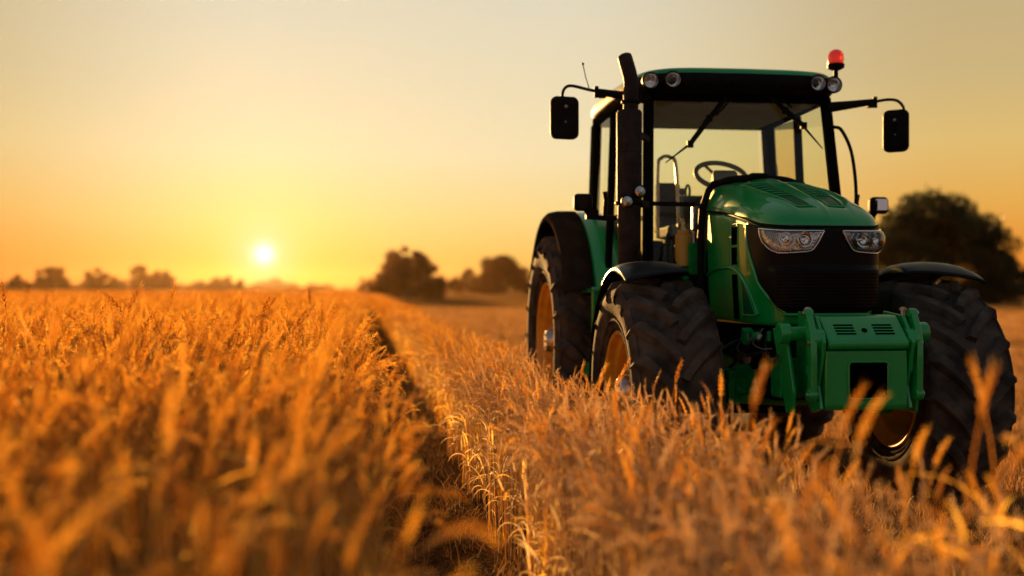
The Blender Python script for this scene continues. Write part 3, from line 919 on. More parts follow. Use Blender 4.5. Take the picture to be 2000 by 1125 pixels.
# ---- mirrors
def rounded_slab(cx, cy, cz, w, h, d, rz, tilt=0, r=.035):
    p = rrect(0, 0, w / 2, h / 2, r, 6); Mx = Matrix.Rotation(rz, 3, 'Z') @ Matrix.Rotation(tilt, 3, 'X'); g = G(); rows = []
    for (dx, k) in ((-d / 2, .0), (-d / 2, .75), (-d * .42, .93), (-d * .1, 1.0), (d * .3, 1.0), (d / 2, .90), (d / 2 + .004, .6), (d / 2 + .004, 0)):
        rows.append([Vector((cx, cy, cz)) + Mx @ Vector((dx, y * k, z * k)) for y, z in p])
    return g.grid(rows, cv=True), Mx
for sy in (-1, 1):
    mr = empty("wing_mirror", (0, 0, 0), 0, T)
    if sy < 0:
        arm1 = [(-.98, -.66, 2.70), (-.97, -.88, 2.72), (-.96, -1.05, 2.742)]
        arm2 = [(-.96, -1.05, 2.742), (-.96, -1.12, 2.755), (-.955, -1.22, 2.775), (-.95, -1.27, 2.765), (-.95, -1.295, 2.72), (-.95, -1.295, 2.64)]
        hc = (-.94, -1.285, 2.545, .205, .300, .055, R(8), 0)
    else:
        arm1 = [(-.98, .66, 2.665), (-.97, .85, 2.69), (-.96, 1.03, 2.715)]
        arm2 = [(-.96, 1.03, 2.715), (-.955, 1.12, 2.73), (-.95, 1.19, 2.725), (-.95, 1.235, 2.69), (-.95, 1.248, 2.64), (-.95, 1.248, 2.50)]
        hc = (-.945, 1.185, 2.500, .185, .310, .055, R(-42), 0)
    g = G().tube(arm1, [.040, .030, .022], 12).tube(catmull(arm2, 6), .011, 10)
    g.cyl((arm1[2][0], arm1[2][1], arm1[2][2] - .045), (arm1[2][0], arm1[2][1], arm1[2][2] + .035), .016, n=12)
    g.box((arm1[2][0], arm1[2][1] - sy * .04, arm1[2][2] - .02), (.05, .05, .05))
    obj("mirror_arm", g, M['black'], mr, smooth=50)
    g, Mx = rounded_slab(*hc, r=.045)
    obj("mirror_housing", g, M['black'], mr, smooth=50)
    # mirror glass faces the driver (rearwards)
    p = rrect(0, 0, hc[3] * .44, hc[4] * .45, .03); c = Vector(hc[:3]); g = G()
    g.add([c + Mx @ Vector((-hc[5] / 2 - .004, y, z)) for y, z in p], [tuple(range(len(p)))])
    obj("mirror_glass", g, M['mirror'], mr, smooth=0)
    g, _ = rounded_slab(hc[0] + .031 * math.cos(hc[6]), hc[1] + .031 * math.sin(hc[6]), hc[2] + .07, .055, .11, .010, hc[6], 0, r=.015)
    obj("mount_plate", g, M['black'], mr, smooth=50)
    g = G().sphere((hc[0] + .04 * math.cos(hc[6]), hc[1] + .04 * math.sin(hc[6]), hc[2] + .075), .013, 12).sphere((hc[0] + .03 * math.cos(hc[6]), hc[1] + .03 * math.sin(hc[6]), hc[2] - .03), .007, 8)
    split_obj("bolt", g, M['steel'], mr, smooth=50)
    # lamp on a stalk beside the cab
    ml = empty("side_lamp", (-1.10, sy * 1.12, 1.965), 0, T)
    g, _ = rounded_slab(0, 0, 0, .135, .125, .08, R(6 * sy), 0, r=.03); obj("lamp_housing", g, M['black'], ml, smooth=50)
    p = rrect(sy * .005, .004, .048, .042, .014); obj("lens", G().add([(.047, y, z) for y, z in p], [tuple(range(len(p)))]), M['mirror'] if sy > 0 else M['black_gloss'], ml, smooth=0)
    g = G().tube([(0, -sy * .02, -.05), (-.01, -sy * .05, -.10), (-.03, -sy * .16, -.11), (-.05, -sy * .34, -.10)], .020, 10).box((-.02, -sy * .07, -.085), (.06, .09, .07)).tube([(0, -sy * .16, -.10), (0, -sy * .17, .02), (0, -sy * .16, .08)], .018, 8)
    obj("stalk", g, M['black'], ml, smooth=45, bevel=.004)
# grab rail on the tractor's left pillar
obj("grab_rail", G().tube(catmull([(-.93, .70, 2.52), (-.89, .74, 2.49), (-.87, .80, 2.35), (-.85, .825, 2.15), (-.84, .825, 1.96), (-.82, .77, 1.92)], 7), .0125, 10), M['black'], T, smooth=50)

# ---- wipers on the windscreen
def onws(y, z, off=.03): return Vector((wsx(z) + .03 + off, y, z))
for path, tip in (([(-.09, 2.735), (-.24, 2.56), (-.39, 2.37)], (-.57, 2.235)), ([(.19, 2.765), (.33, 2.63), (.46, 2.52)], (.60, 2.355))):
    wp = empty("wiper", (0, 0, 0), 0, T)
    P = [onws(y, z) for y, z in path]
    g = G().tube([P[0], P[1]], [.022, .018], 8).tube([P[1], P[2]], [.022, .019], 8)
    q0 = P[0] + Vector((.01, .05, 0)); q1 = P[1] + Vector((.012, .045, .02)); g.tube([q0, q1], .008, 6)
    g.box(P[2], (.03, .045, .05)); g.box(P[1], (.03, .04, .05))
    obj("wiper_arm", g, M['black'], wp, smooth=40, bevel=.003)
    e = onws(*tip, off=.015); a = P[2] + Vector((-.01, 0, 0))
    obj("wiper_blade", G().tube([P[1] + Vector((-.01, 0, .02)), a, e], [.010, .010, .004], 6), M['black'], wp, smooth=40)

# ---- inside the cab
sw_ = empty("steering_wheel", (-1.32, -.02, 2.195), 0, T)
Mt = Matrix.Rotation(R(36), 3, 'Y')
g = G(); ring = [Mt @ Vector((.19 * math.cos(2 * math.pi * k / 40), .19 * math.sin(2 * math.pi * k / 40), 0)) for k in range(41)]
g.tube(ring, .019, 10, caps=False)
obj("ring", g, M['grey'], sw_, smooth=60)
g = G()
for a in (90, 210, 330): g.tube([Mt @ Vector((.03 * math.cos(R(a)), .03 * math.sin(R(a)), -.03)), Mt @ Vector((.185 * math.cos(R(a)), .185 * math.sin(R(a)), 0))], .012, 8)
g.cyl(Mt @ Vector((0, 0, -.05)), Mt @ Vector((0, 0, -.01)), .045, n=20)
obj("spoke", g, M['grey'], sw_, smooth=50)
g = G(); g.prism([(-1.42, 1.25), (-1.12, 1.25), (-1.12, 1.70), (-1.14, 1.98), (-1.18, 2.20), (-1.22, 2.235), (-1.32, 2.05)], -.12, .07)
obj("dashboard", g, M['grey'], T, bevel=.03, seg=3)
seat = empty("driver_seat", (-1.85, -.02, 1.24), 0, T)
obj("cushion", G().box((0, 0, .38), (.50, .50, .14)), M['seat'], seat, bevel=.04, seg=4)
obj("backrest", G().box((-.26, 0, .62), (.12, .46, .50), Matrix.Rotation(-.15, 3, 'Y')), M['seat'], seat, bevel=.04, seg=4)
obj("pedestal", G().box((0, 0, .15), (.36, .36, .30)), M['black'], seat, bevel=.02)
obj("armrest", G().box((.05, -.31, .58), (.34, .08, .06)), M['seat'], seat, bevel=.02)
ps = empty("passenger_seat", (-1.62, -.24, 1.28), 0, T)
obj("cushion", G().box((0, 0, .50), (.34, .30, .10)), M['seat'], ps, bevel=.03, seg=3)
obj("backrest", G().box((-.18, -.06, .72), (.07, .20, .36)), M['seat'], ps, bevel=.03, seg=3)
obj("handrail", G().tube(catmull([(.05, -.20, .45), (.05, -.20, .98), (.04, -.17, 1.07), (.03, -.10, 1.08), (.03, -.05, 1.0), (.03, -.03, .5)], 6), .014, 8), M['steel'], ps, smooth=50)
g = G().box((-1.50, -.30, 1.78), (.40, .12, .10)).tube(catmull([(-1.4, -.30, 1.80), (-1.4, -.30, 1.95), (-1.42, -.29, 2.06)], 5), .012, 8).sphere((-1.42, -.29, 2.08), .028, 12)
g.lathe([(.055, -.01), (.062, 0), (.055, .01), (.048, 0)], c=(-1.45, -.24, 2.08), axis='y', n=24, closed=True)
obj("control_console", g, M['grey'], T, smooth=45)

# ------------------------------------------------------------------ field: rows run along the same heading as the tractor
ROW = Vector((-math.sin(TH), math.cos(TH), 0))       # direction of the rows, away from the camera
ACR = Vector((math.cos(TH), math.sin(TH), 0))        # across the rows, to the right
rng = np.random.default_rng(11)

M['straw'] = leafy("straw", [(.52, .29, .08), (.66, .42, .14), (.78, .54, .20), (.86, .64, .30)], trans=.66, rough=.6, tcol=(1.0, .96, .42), spec=.1)
M['straw_skylit'] = leafy("straw_skylit", [(.50, .32, .14), (.66, .46, .23), (.78, .58, .33), (.86, .69, .45)], trans=.38, rough=.6, tcol=(1.0, 1.0, .85), spec=.15)  # paler copy of straw: skylight without orange sun put into its colour
M['stubble'] = leafy("stubble_straw", [(.22, .10, .03), (.42, .22, .07), (.52, .30, .12)], trans=.25, rough=.7)

protos = bpy.data.collections.new("stalk_shapes")     # unlinked: only the scatter below refers to it

def stalk_mesh(name, seed, height, final, start, headlen, mat, leaves=2, thick=1.0, awn=.02, headw=.0075):
    rnd = random.Random(seed); g = G()
    n = 11; p = Vector((0, 0, 0)); pts = [p.copy()]; ang = []
    lean = rnd.uniform(0, .10); tw = rnd.uniform(-.4, .4)
    for i in range(n):
        t = (i + .5) / n; a = lean * t + max(0, (t - start) / (1 - start)) ** 1.6 * final * .62
        d = Vector((math.sin(a) * math.cos(tw * t), math.sin(a) * math.sin(tw * t), math.cos(a)))
        p = p + d * height / n; pts.append(p.copy()); ang.append(a)
    g.tube(pts, [(.0021 - .0011 * i / n) * thick for i in range(n + 1)], 4, caps=False)
    # ear
    m = 11; a0 = ang[-1]; step = headlen / m; side = 0
    for i in range(m):
        t = i / (m - 1); a = a0 + (final - a0) * min(1, t * 1.2)
        d = Vector((math.sin(a) * math.cos(tw), math.sin(a) * math.sin(tw), math.cos(a)))
        q = p + d * step
        u = d.cross(Vector((math.sin(tw), -math.cos(tw), 0))).normalized(); w = d.cross(u)
        for sgn in (-1, 1):
            ph = rnd.uniform(-.5, .5); o = (u * math.cos(ph) + w * math.sin(ph)) * sgn
            if i % 2: o = (w * math.cos(ph) + u * math.sin(ph)) * sgn
            fat = headw * (math.sin(math.pi * (.12 + .82 * t)) ** .6) * rnd.uniform(.85, 1.15)
            b = p + o * .001; L = headlen * .15 * rnd.uniform(.9, 1.15); dd = (d + o * rnd.uniform(.28, .5)).normalized()
            tip = b + dd * L; mid = b + dd * L * .42; s1 = dd.cross(o).normalized()
            vs = [b, mid + o * fat * .75, mid + s1 * fat * .6, mid - o * fat * .35, mid - s1 * fat * .6, tip]
            g.add(vs, [(0, 1, 2), (0, 2, 3), (0, 3, 4), (0, 4, 1), (5, 2, 1), (5, 3, 2), (5, 4, 3), (5, 1, 4)])
            if awn:
                la = awn * rnd.uniform(.5, 1.3); e = tip + (d * .92 + o * .3 + s1 * rnd.uniform(-.15, .15)).normalized() * la
                g.add([tip + s1 * .0006, tip - s1 * .0006, e], [(0, 1, 2)])
        p = q
    for k in range(leaves):
        i0 = rnd.randint(2, n - 3); b = pts[i0]; az = rnd.uniform(0, 2 * math.pi); L = rnd.uniform(.16, .34); wd = rnd.uniform(.003, .0065)
        el0 = rnd.uniform(.1, .6); droop = rnd.uniform(1.0, 2.8); q = b.copy(); row = []; steps = 7; twl = rnd.uniform(-2, 2)
        for j in range(steps + 1):
            t = j / steps; e = el0 + droop * t; d = Vector((math.sin(e) * math.cos(az), math.sin(e) * math.sin(az), math.cos(e)))
            s_ = Vector((-math.sin(az), math.cos(az), 0)); up_ = d.cross(s_); s_ = s_ * math.cos(twl * t) + up_ * math.sin(twl * t)
            ww = wd * (1 - t ** 2.2) + .0003
            row.append([q - s_ * ww, q + s_ * ww]); q = q + d * L / steps
        g.grid(row)
    me = mesh_of(name, g, mat, smooth=0, fixn=False)
    o = bpy.data.objects.new(name, me); protos.objects.link(o); return o

PROTO = {}
def reg(kind, *a, **k):
    i = len(PROTO_LIST); PROTO_LIST.append(kind); stalk_mesh("stalk_shape_%03d" % i, 100 + i * 7, *a, **k); PROTO.setdefault(kind, []).append(i)
PROTO_LIST = []
# height, final angle, where the bend starts, ear length
for i in range(6): reg('upright', 1.0, R(10 + 9 * i), .72, .105 + .006 * i, M['straw'], leaves=1 + i % 2, thick=1.1, awn=.014)
for i in range(8): reg('nodding', 1.0, R(75 + 13 * i), .66 + .02 * (i % 4), .10 + .006 * (i % 5), M['straw'], leaves=1 + i % 2, awn=.02, headw=.0060)
for i in range(8): reg('plume', 1.0, R(85 + 12 * i), .62 + .025 * (i % 4), .12 + .008 * (i % 4), M['straw_skylit'], leaves=1, awn=.012, headw=.0048)
for i in range(5): reg('upright_skylit', 1.0, R(8 + 9 * i), .74, .105 + .006 * i, M['straw_skylit'], leaves=1, thick=1.0, awn=.014, headw=.0065)
for i in range(6): reg('nodding_skylit', 1.0, R(60 + 15 * i), .70 + .02 * (i % 4), .10 + .006 * (i % 5), M['straw_skylit'], leaves=1, awn=.016, headw=.0055)
for i in range(4): reg('blade', .95, R(30 + 20 * i), .5, .04, M['straw'], leaves=4, awn=0, headw=.003)

def tuft_mesh(name, seed, mat, n, h, spread, wd, lean=.35, ear=0):
    """clump of flat blades, for stubble, far crop and weeds"""
    rnd = random.Random(seed); g = G()
    for k in range(n):
        x, y = rnd.uniform(-spread, spread), rnd.uniform(-spread, spread); az = rnd.uniform(0, 6.28); e0 = rnd.uniform(0, lean); L = h * rnd.uniform(.7, 1.15)
        q = Vector((x, y, 0)); row = []; dr = rnd.uniform(0, lean * 2.5); s_ = Vector((-math.sin(az + 1), math.cos(az + 1), 0))
        for j in range(5):
            t = j / 4; e = e0 + dr * t * t; d = Vector((math.sin(e) * math.cos(az), math.sin(e) * math.sin(az), math.cos(e)))
            ww = wd * (1 - .7 * t) * (1 + (1.8 if ear and t > .7 else 0)); row.append([q - s_ * ww, q + s_ * ww]); q = q + d * L / 4
        g.grid(row)
    me = mesh_of(name, g, mat, smooth=0, fixn=False)
    o = bpy.data.objects.new(name, me); protos.objects.link(o); return o
def regt(kind, mat, **k):
    i = len(PROTO_LIST); PROTO_LIST.append(kind); tuft_mesh("stalk_shape_%03d" % i, 500 + i * 3, mat, **k); PROTO.setdefault(kind, []).append(i)
for i in range(4): regt('stubble', M['stubble'], n=14, h=.11, spread=.10, wd=.0022, lean=.5)
M['straw_far'] = leafy('straw_far', [(.30, .14, .025), (.42, .21, .05), (.52, .28, .08)], trans=.35, rough=.8, spec=0, tcol=(1, .85, .5))
for i in range(4): regt('farcrop', M['straw_far'], n=26, h=1.0, spread=.16, wd=.008, lean=.30, ear=1)
for i in range(3): regt('litter', M['stubble'], n=16, h=.16, spread=.14, wd=.0022, lean=1.6)

def scatter(name, P, Rt, Sc, Id, label=None):
    """one object: a cloud of points, each carrying a stalk"""
    N = len(P); me = bpy.data.meshes.new(name); me.vertices.add(N)
    me.vertices.foreach_set('co', np.ascontiguousarray(P, dtype=np.float32).ravel())
    for nm, ty, dat, key in (('rot', 'FLOAT_VECTOR', Rt, 'vector'), ('scl', 'FLOAT_VECTOR', Sc, 'vector'), ('idx', 'INT', Id, 'value')):
        a = me.attributes.new(nm, ty, 'POINT'); a.data.foreach_set(key, np.ascontiguousarray(dat, dtype=np.int32 if ty == 'INT' else np.float32).ravel())
    me.update()
    o = bpy.data.objects.new(name, me); COL.objects.link(o)
    ng = bpy.data.node_groups.new(name + "_scatter", 'GeometryNodeTree')
    ng.interface.new_socket(name="Geometry", in_out='INPUT', socket_type='NodeSocketGeometry')
    ng.interface.new_socket(name="Geometry", in_out='OUTPUT', socket_type='NodeSocketGeometry')
    gi = ng.nodes.new("NodeGroupInput"); go = ng.nodes.new("NodeGroupOutput")
    ip = ng.nodes.new("GeometryNodeInstanceOnPoints"); ci = ng.nodes.new("GeometryNodeCollectionInfo")
    ci.inputs['Collection'].default_value = protos; ci.inputs['Separate Children'].default_value = True; ci.inputs['Reset Children'].default_value = True
    ip.inputs['Pick Instance'].default_value = True
    def attr(nm, ty):
        n = ng.nodes.new("GeometryNodeInputNamedAttribute"); n.data_type = ty; n.inputs['Name'].default_value = nm
        return [s for s in n.outputs if s.enabled and s.name == 'Attribute'][0]
    ng.links.new(gi.outputs[0], ip.inputs['Points']); ng.links.new(ci.outputs[0], ip.inputs['Instance'])
    ng.links.new(attr('idx', 'INT'), ip.inputs['Instance Index'])
    e2r = ng.nodes.new("FunctionNodeEulerToRotation"); ng.links.new(attr('rot', 'FLOAT_VECTOR'), e2r.inputs[0])
    ng.links.new(e2r.outputs[0], ip.inputs['Rotation']); ng.links.new(attr('scl', 'FLOAT_VECTOR'), ip.inputs['Scale'])
    ng.links.new(ip.outputs[0], go.inputs[0])
    md = o.modifiers.new("scatter", 'NODES'); md.node_group = ng
    tag(o, label, kind='stuff')
    return o

def to_world(a, b):   # a across, b along the rows
    return np.stack([a * ACR.x + b * ROW.x, a * ACR.y + b * ROW.y], -1)
def lowfreq(x, y, s=1.0):
    return (np.sin(x * 1.7 * s + 1.3) * np.cos(y * 1.1 * s + .4) + .6 * np.sin(x * 3.1 * s + y * 2.3 * s) + .4 * np.cos(y * 4.7 * s - x * 1.9 * s + 2)) / 2.0

def choose(kinds, w, n):
    ks = rng.choice(len(kinds), size=n, p=np.array(w) / sum(w)); out = np.zeros(n, int)
    for i, k in enumerate(kinds):
        m = ks == i; out[m] = rng.choice(PROTO[k], size=m.sum())
    return out

def band(amin, amax, b0, b1, dens):
    """random points in a strip given in row coordinates"""
    n = int((amax - amin) * (b1 - b0) * dens); a = rng.uniform(amin, amax, n); b = rng.uniform(b0, b1, n); return a, b
def infront(a, b, extra=.06, left=-.4546, right=.4546, ymin=1.0):
    w = to_world(a, b); y = w[:, 1]; return (y > ymin) & (w[:, 0] > left * y - extra * y - .5) & (w[:, 0] < right * y + extra * y + .5)

def build_crop(name, parts, label):
    Ps, Rs, Ss, Is = [], [], [], []
    for (a, b, h, kinds, w, lean, leanaz, sxy) in parts:
        n = len(a); xy = to_world(a, b); Ps.append(np.column_stack([xy, np.zeros(n)]))
        az = np.where(rng.random(n) < .45, leanaz + rng.normal(0, .6, n), rng.uniform(0, 2 * np.pi, n))
        # tilt the whole stalk a little away from vertical
        tl = np.abs(rng.normal(0, lean, n)); ta = rng.uniform(0, 2 * np.pi, n)
        Rs.append(np.column_stack([tl * np.cos(ta), tl * np.sin(ta), az])); hh = h
        Ss.append(np.column_stack([sxy * rng.uniform(.9, 1.15, n), sxy * rng.uniform(.9, 1.15, n), np.ones(n)]) * hh[:, None]); Is.append(choose(kinds, w, n))
    return scatter(name, np.concatenate(Ps), np.concatenate(Rs), np.concatenate(Ss), np.concatenate(Is), label)

EDGE_L = .04          # right edge of the tall field (across coordinate)
S0, S1 = .69, 1.24    # the narrow strip
def strip_right(b):   # the strip is wide in front of the tractor and narrow beside it
    return np.where(b < 4.8, 1.55 + .08 * np.sin(b * 3), np.where(b < 5.6, 1.55 - (b - 4.8) * .35, 1.27))
parts = []
# tall field, three distances
for (b0, b1, dens, sxy, amin) in ((.5, 3, 170, 1.0, -3.0), (3, 11, 460, .95, -5.5), (11, 26, 150, 1.35, -11)):
    a, b = band(amin, EDGE_L + .1, b0, b1, dens); k = infront(a, b) & (a < EDGE_L + .06 * np.clip((6.0 - b) / 2.0, 0, 1) - .13 * np.clip((b - 7) / 5.0, 0, 1) - .04 * rng.random(len(a)) + .03 * np.sin(b * 3)); a, b = a[k], b[k]
    h = .93 + .05 * lowfreq(a, b) + rng.normal(0, .075, len(a)); h = h - .10 * np.clip((a - EDGE_L + .35) / .35, 0, 1)
    parts.append((a, b, h, ('upright', 'nodding', 'blade'), (.52, .43, .05), .07, 0.2, sxy))
# single tall ears that stand above the rest
a, b = band(-5.5, -.1, 4.5, 9, 2.2); k = infront(a, b); a, b = a[k], b[k]
parts.append((a, b, rng.uniform(1.12, 1.27, len(a)), ('upright',), (1,), .07, 0, 1.2))
a, b = band(-5.5, -.1, 1.6, 11, 3.2); k = infront(a, b); a, b = a[k], b[k]
parts.append((a, b, rng.uniform(1.06, 1.20, len(a)), ('upright',), (1,), .06, 0, 1.15))
a, b = band(-40, EDGE_L - .34, 26, 110, 16); k = infront(a, b); a, b = a[k], b[k]
parts.append((a, b, .90 + .05 * rng.normal(0, 1, len(a)), ('farcrop',), (1,), .05, 0, 1.6))
tall = build_crop("wheat_field", parts, "tall ripe orange wheat on the sunward side of the furrow")

parts = []
for (b0, b1, dens, sxy) in ((1.0, 3, 300, .95), (3, 9.5, 560, .9), (9.5, 26, 200, 1.25)):
    a, b = band(S0 - .2, 3.2, b0, b1, dens); k = infront(a, b) & (a < strip_right(b) + .05 * np.sin(b * 5)) & (a > S0 + .04 * np.clip((b - 8) / 5.0, 0, 1) + .03 * np.sin(b * 4.0) + .03 * rng.random(len(a))); a, b = a[k], b[k]
    h = .76 + .035 * lowfreq(a, b, 1.6) + rng.normal(0, .035, len(a))
    parts.append((a, b, h, ('upright', 'nodding', 'plume', 'blade', 'upright_skylit', 'nodding_skylit'), (.07, .08, .36, .02, .26, .21) if b0 < 9 else (.30, .40, .10, .03, .07, .10), .08, math.pi, sxy))
a, b = band(S0, 2.7, 2.0, 6.0, 7); k = infront(a, b) & (a < strip_right(b)); a, b = a[k], b[k]
parts.append((a, b, rng.uniform(.84, .96, len(a)), ('upright',), (1,), .10, 0, 1.15))
a, b = band(.75, 1.7, 1.7, 2.9, 16); k = infront(a, b); a, b = a[k], b[k]
parts.append((a, b, rng.uniform(.90, 1.08, len(a)), ('upright', 'nodding'), (.8, .2), .16, 0, 1.15))
a, b = band(1.5, 2.5, 1.6, 3.6, 8); k = infront(a, b); a, b = a[k], b[k]
parts.append((a, b, rng.uniform(.6, .88, len(a)), ('upright', 'nodding'), (.7, .3), .22, 0, 1.1))
a, b = band(S0 + .22, S1, 26, 110, 26); k = infront(a, b); a, b = a[k], b[k]
parts.append((a, b, .74 + .04 * rng.normal(0, 1, len(a)), ('farcrop',), (1,), .05, 0, 1.5))
strip = build_crop("wheat_strip", parts, "drooping wheat in painted skylit tone between the furrow and the tractor")

parts = []
a, b = band(1.3, 4.5, 1.5, 7, 30); k = infront(a, b, .1) & (a > strip_right(b)); parts.append((a[k], b[k], rng.uniform(.5, 1.1, k.sum()), ('stubble', 'litter'), (.35, .65), .2, 0, 1.0))
a, b = band(1.3, 14, 3.5, 26, 26); k = infront(a, b, .1) & (a > strip_right(b)); parts.append((a[k], b[k], rng.uniform(.8, 1.2, k.sum()), ('stubble', 'litter'), (.7, .3), .1, 0, 1.0))
a, b = band(1.35, 34, 26, 70, 5); k = infront(a, b, .1); parts.append((a[k], b[k], rng.uniform(1.2, 2.0, k.sum()), ('stubble',), (1,), .1, 0, 1.6))
stub = build_crop("stubble", parts, "short cut straw stubble under and behind the tractor")
parts = []
a, b = band(EDGE_L - .05, S0 + .05, 1, 14, 34); k = infront(a, b); parts.append((a[k], b[k], rng.uniform(.5, .9, k.sum()), ('litter', 'stubble'), (.85, .15), .25, 0, 1.0))
lit = build_crop("straw_litter", parts, "loose dry straw lying in the furrow")

# ------------------------------------------------------------------ ground
def ground_mat(name, c1, c2, c3, sc=1.2, rowscale=0.0):
    m = bpy.data.materials.new(name); m.use_nodes = True; nt = m.node_tree; p = nt.nodes['Principled BSDF']; p.inputs['Roughness'].default_value = .95
    p.inputs['Specular IOR Level'].default_value = 0
    t = nt.nodes.new("ShaderNodeTexCoord"); mp = nt.nodes.new("ShaderNodeMapping"); mp.inputs['Rotation'].default_value = (0, 0, -TH)
    mp.inputs['Scale'].default_value = (1, .12 if rowscale else 1, 1)
    nt.links.new(t.outputs['Object'], mp.inputs[0])
    n1 = nt.nodes.new("ShaderNodeTexNoise"); n1.inputs['Scale'].default_value = sc; n1.inputs['Detail'].default_value = 8; nt.links.new(mp.outputs[0], n1.inputs['Vector'])
    n2 = nt.nodes.new("ShaderNodeTexNoise"); n2.inputs['Scale'].default_value = 40; n2.inputs['Detail'].default_value = 8; nt.links.new(t.outputs['Object'], n2.inputs['Vector'])
    ad = nt.nodes.new("ShaderNodeMath"); ad.operation = 'MULTIPLY_ADD'; ad.inputs[1].default_value = .5; nt.links.new(n2.outputs['Fac'], ad.inputs[0])
    sb = nt.nodes.new("ShaderNodeMath"); sb.operation = 'MULTIPLY'; sb.inputs[1].default_value = .5; nt.links.new(n1.outputs['Fac'], sb.inputs[0]); nt.links.new(sb.outputs[0], ad.inputs[2])
    r = nt.nodes.new("ShaderNodeValToRGB"); r.color_ramp.elements.new(.5)
    for e, ps_, c in zip(r.color_ramp.elements, (.36, .5, .64), (c1, c2, c3)): e.position = ps_; e.color = (*c, 1)
    nt.links.new(ad.outputs[0], r.inputs[0]); nt.links.new(r.outputs[0], p.inputs['Base Color'])
    b = nt.nodes.new("ShaderNodeBump"); b.inputs['Strength'].default_value = .9; b.inputs['Distance'].default_value = .03
    nt.links.new(n2.outputs['Fac'], b.inputs['Height']); nt.links.new(b.outputs[0], p.inputs['Normal'])
    return m
# one sheet, finer near the camera, with low furrows along the rows
def ground_z(a, b):
    w = np.exp(-((b - 6) / 26.0) ** 2)
    return w * (.012 * np.sin(a * 9.0) + .012 * np.sin(a * 3.7 + b * 1.3) * np.cos(b * 2.1)) - .05 * np.exp(-((a - .38) / .16) ** 2) * np.clip((60 - b) / 40, 0, 1) - .012
ta = np.concatenate([-np.geomspace(2000, 6, 26), np.linspace(-5.8, 8, 120), np.geomspace(8.4, 2000, 26)])
tb = np.concatenate([np.linspace(-60, -2, 6), np.linspace(-1.5, 24, 110), np.geomspace(25, 4000, 30)])
A_, B_ = np.meshgrid(ta, tb, indexing='ij'); xy = to_world(A_, B_); Z_ = ground_z(A_, B_)
g = G(); na_, nb_ = A_.shape
g.v = [(float(x), float(y), float(z)) for x, y, z in zip(xy[..., 0].ravel(), xy[..., 1].ravel(), Z_.ravel())]
g.f = [(i * nb_ + j, (i + 1) * nb_ + j, (i + 1) * nb_ + j + 1, i * nb_ + j + 1) for i in range(na_ - 1) for j in range(nb_ - 1)]
M['soil'] = ground_mat("soil", (.030, .015, .007), (.085, .045, .018), (.20, .11, .045), sc=.9, rowscale=1)
grd = obj("ground", g, M['soil'], smooth=60); tag(grd, kind='structure')

# far crop: a low bumpy canopy on the left from 24 m to the trees, and the stubble land to the right
def canopy(name, amin, amax, b0, b1, z, mat, na, nb, amp):
    aa = np.linspace(0, 1, na) ** 1.0; bb = np.geomspace(b0, b1, nb); rows = []
    for b in bb:
        w = amin if not callable(amin) else amin(b); row = []
        for t in aa:
            a = w + (amax - w) * t; q = to_world(np.array([a]), np.array([b]))[0]
            row.append((q[0], q[1], z + rng.normal(0, amp)))
        rows.append(row)
    gg = G().grid(rows)
    return gg
M["crop_far"] = leafy("crop_far", [(.26, .12, .022), (.36, .17, .035), (.44, .23, .055)], trans=.15, spec=0, rough=.9, per="noise", scale=.25, tcol=(1, .8, .45))
g = canopy("c", lambda b: -.9 * b - 20, EDGE_L - .35, 22, 900, .74, M['crop_far'], 120, 150, .035)
# front and furrow-side walls of the canopy so that it is a solid stand
aa = [(EDGE_L - .35, b) for b in np.geomspace(22, 900, 150)]
wall = [[(*to_world(np.array([a]), np.array([b]))[0], z) for z in (0, .74)] for a, b in aa]; g.grid(wall)
far = obj("distant_wheat", g, M['crop_far'], smooth=0); tag(far, "distant wheat reaching the horizon trees on the left", kind='stuff')
M['land_far'] = ground_mat("stubble_land", (.14, .065, .017), (.26, .13, .036), (.36, .20, .06), sc=.12, rowscale=1)
rows = []
for b in np.geomspace(9, 1200, 40):
    rows.append([(*to_world(np.array([a]), np.array([b]))[0], .006) for a in (1.6, 3 + .05 * b, 6 + .4 * b, 20 + 1.2 * b)])
lf = obj("stubble_ground", G().grid(rows), M['land_far'], smooth=60); tag(lf, kind='structure')

# ------------------------------------------------------------------ trees
M['bark'] = material("bark", (.07, .045, .028), rough=.9, col2=(.13, .09, .06), vscale=6, bump=.5, bscale=12)
M['leaf'] = leafy("tree_leaves", [(.022, .030, .007), (.042, .052, .012), (.075, .070, .016)], trans=.28, rough=.55, per='noise', scale=.6)
M['leaf_far'] = leafy('far_leaves', [(.045, .013, .003), (.070, .022, .005), (.095, .034, .008)], trans=.15, rough=.7, spec=0, per='noise', scale=.5)
M['leaf_red'] = leafy("tree_leaves_rusty", [(.07, .026, .005), (.13, .05, .009), (.20, .08, .015)], trans=.42, rough=.55, per='noise', scale=.8)

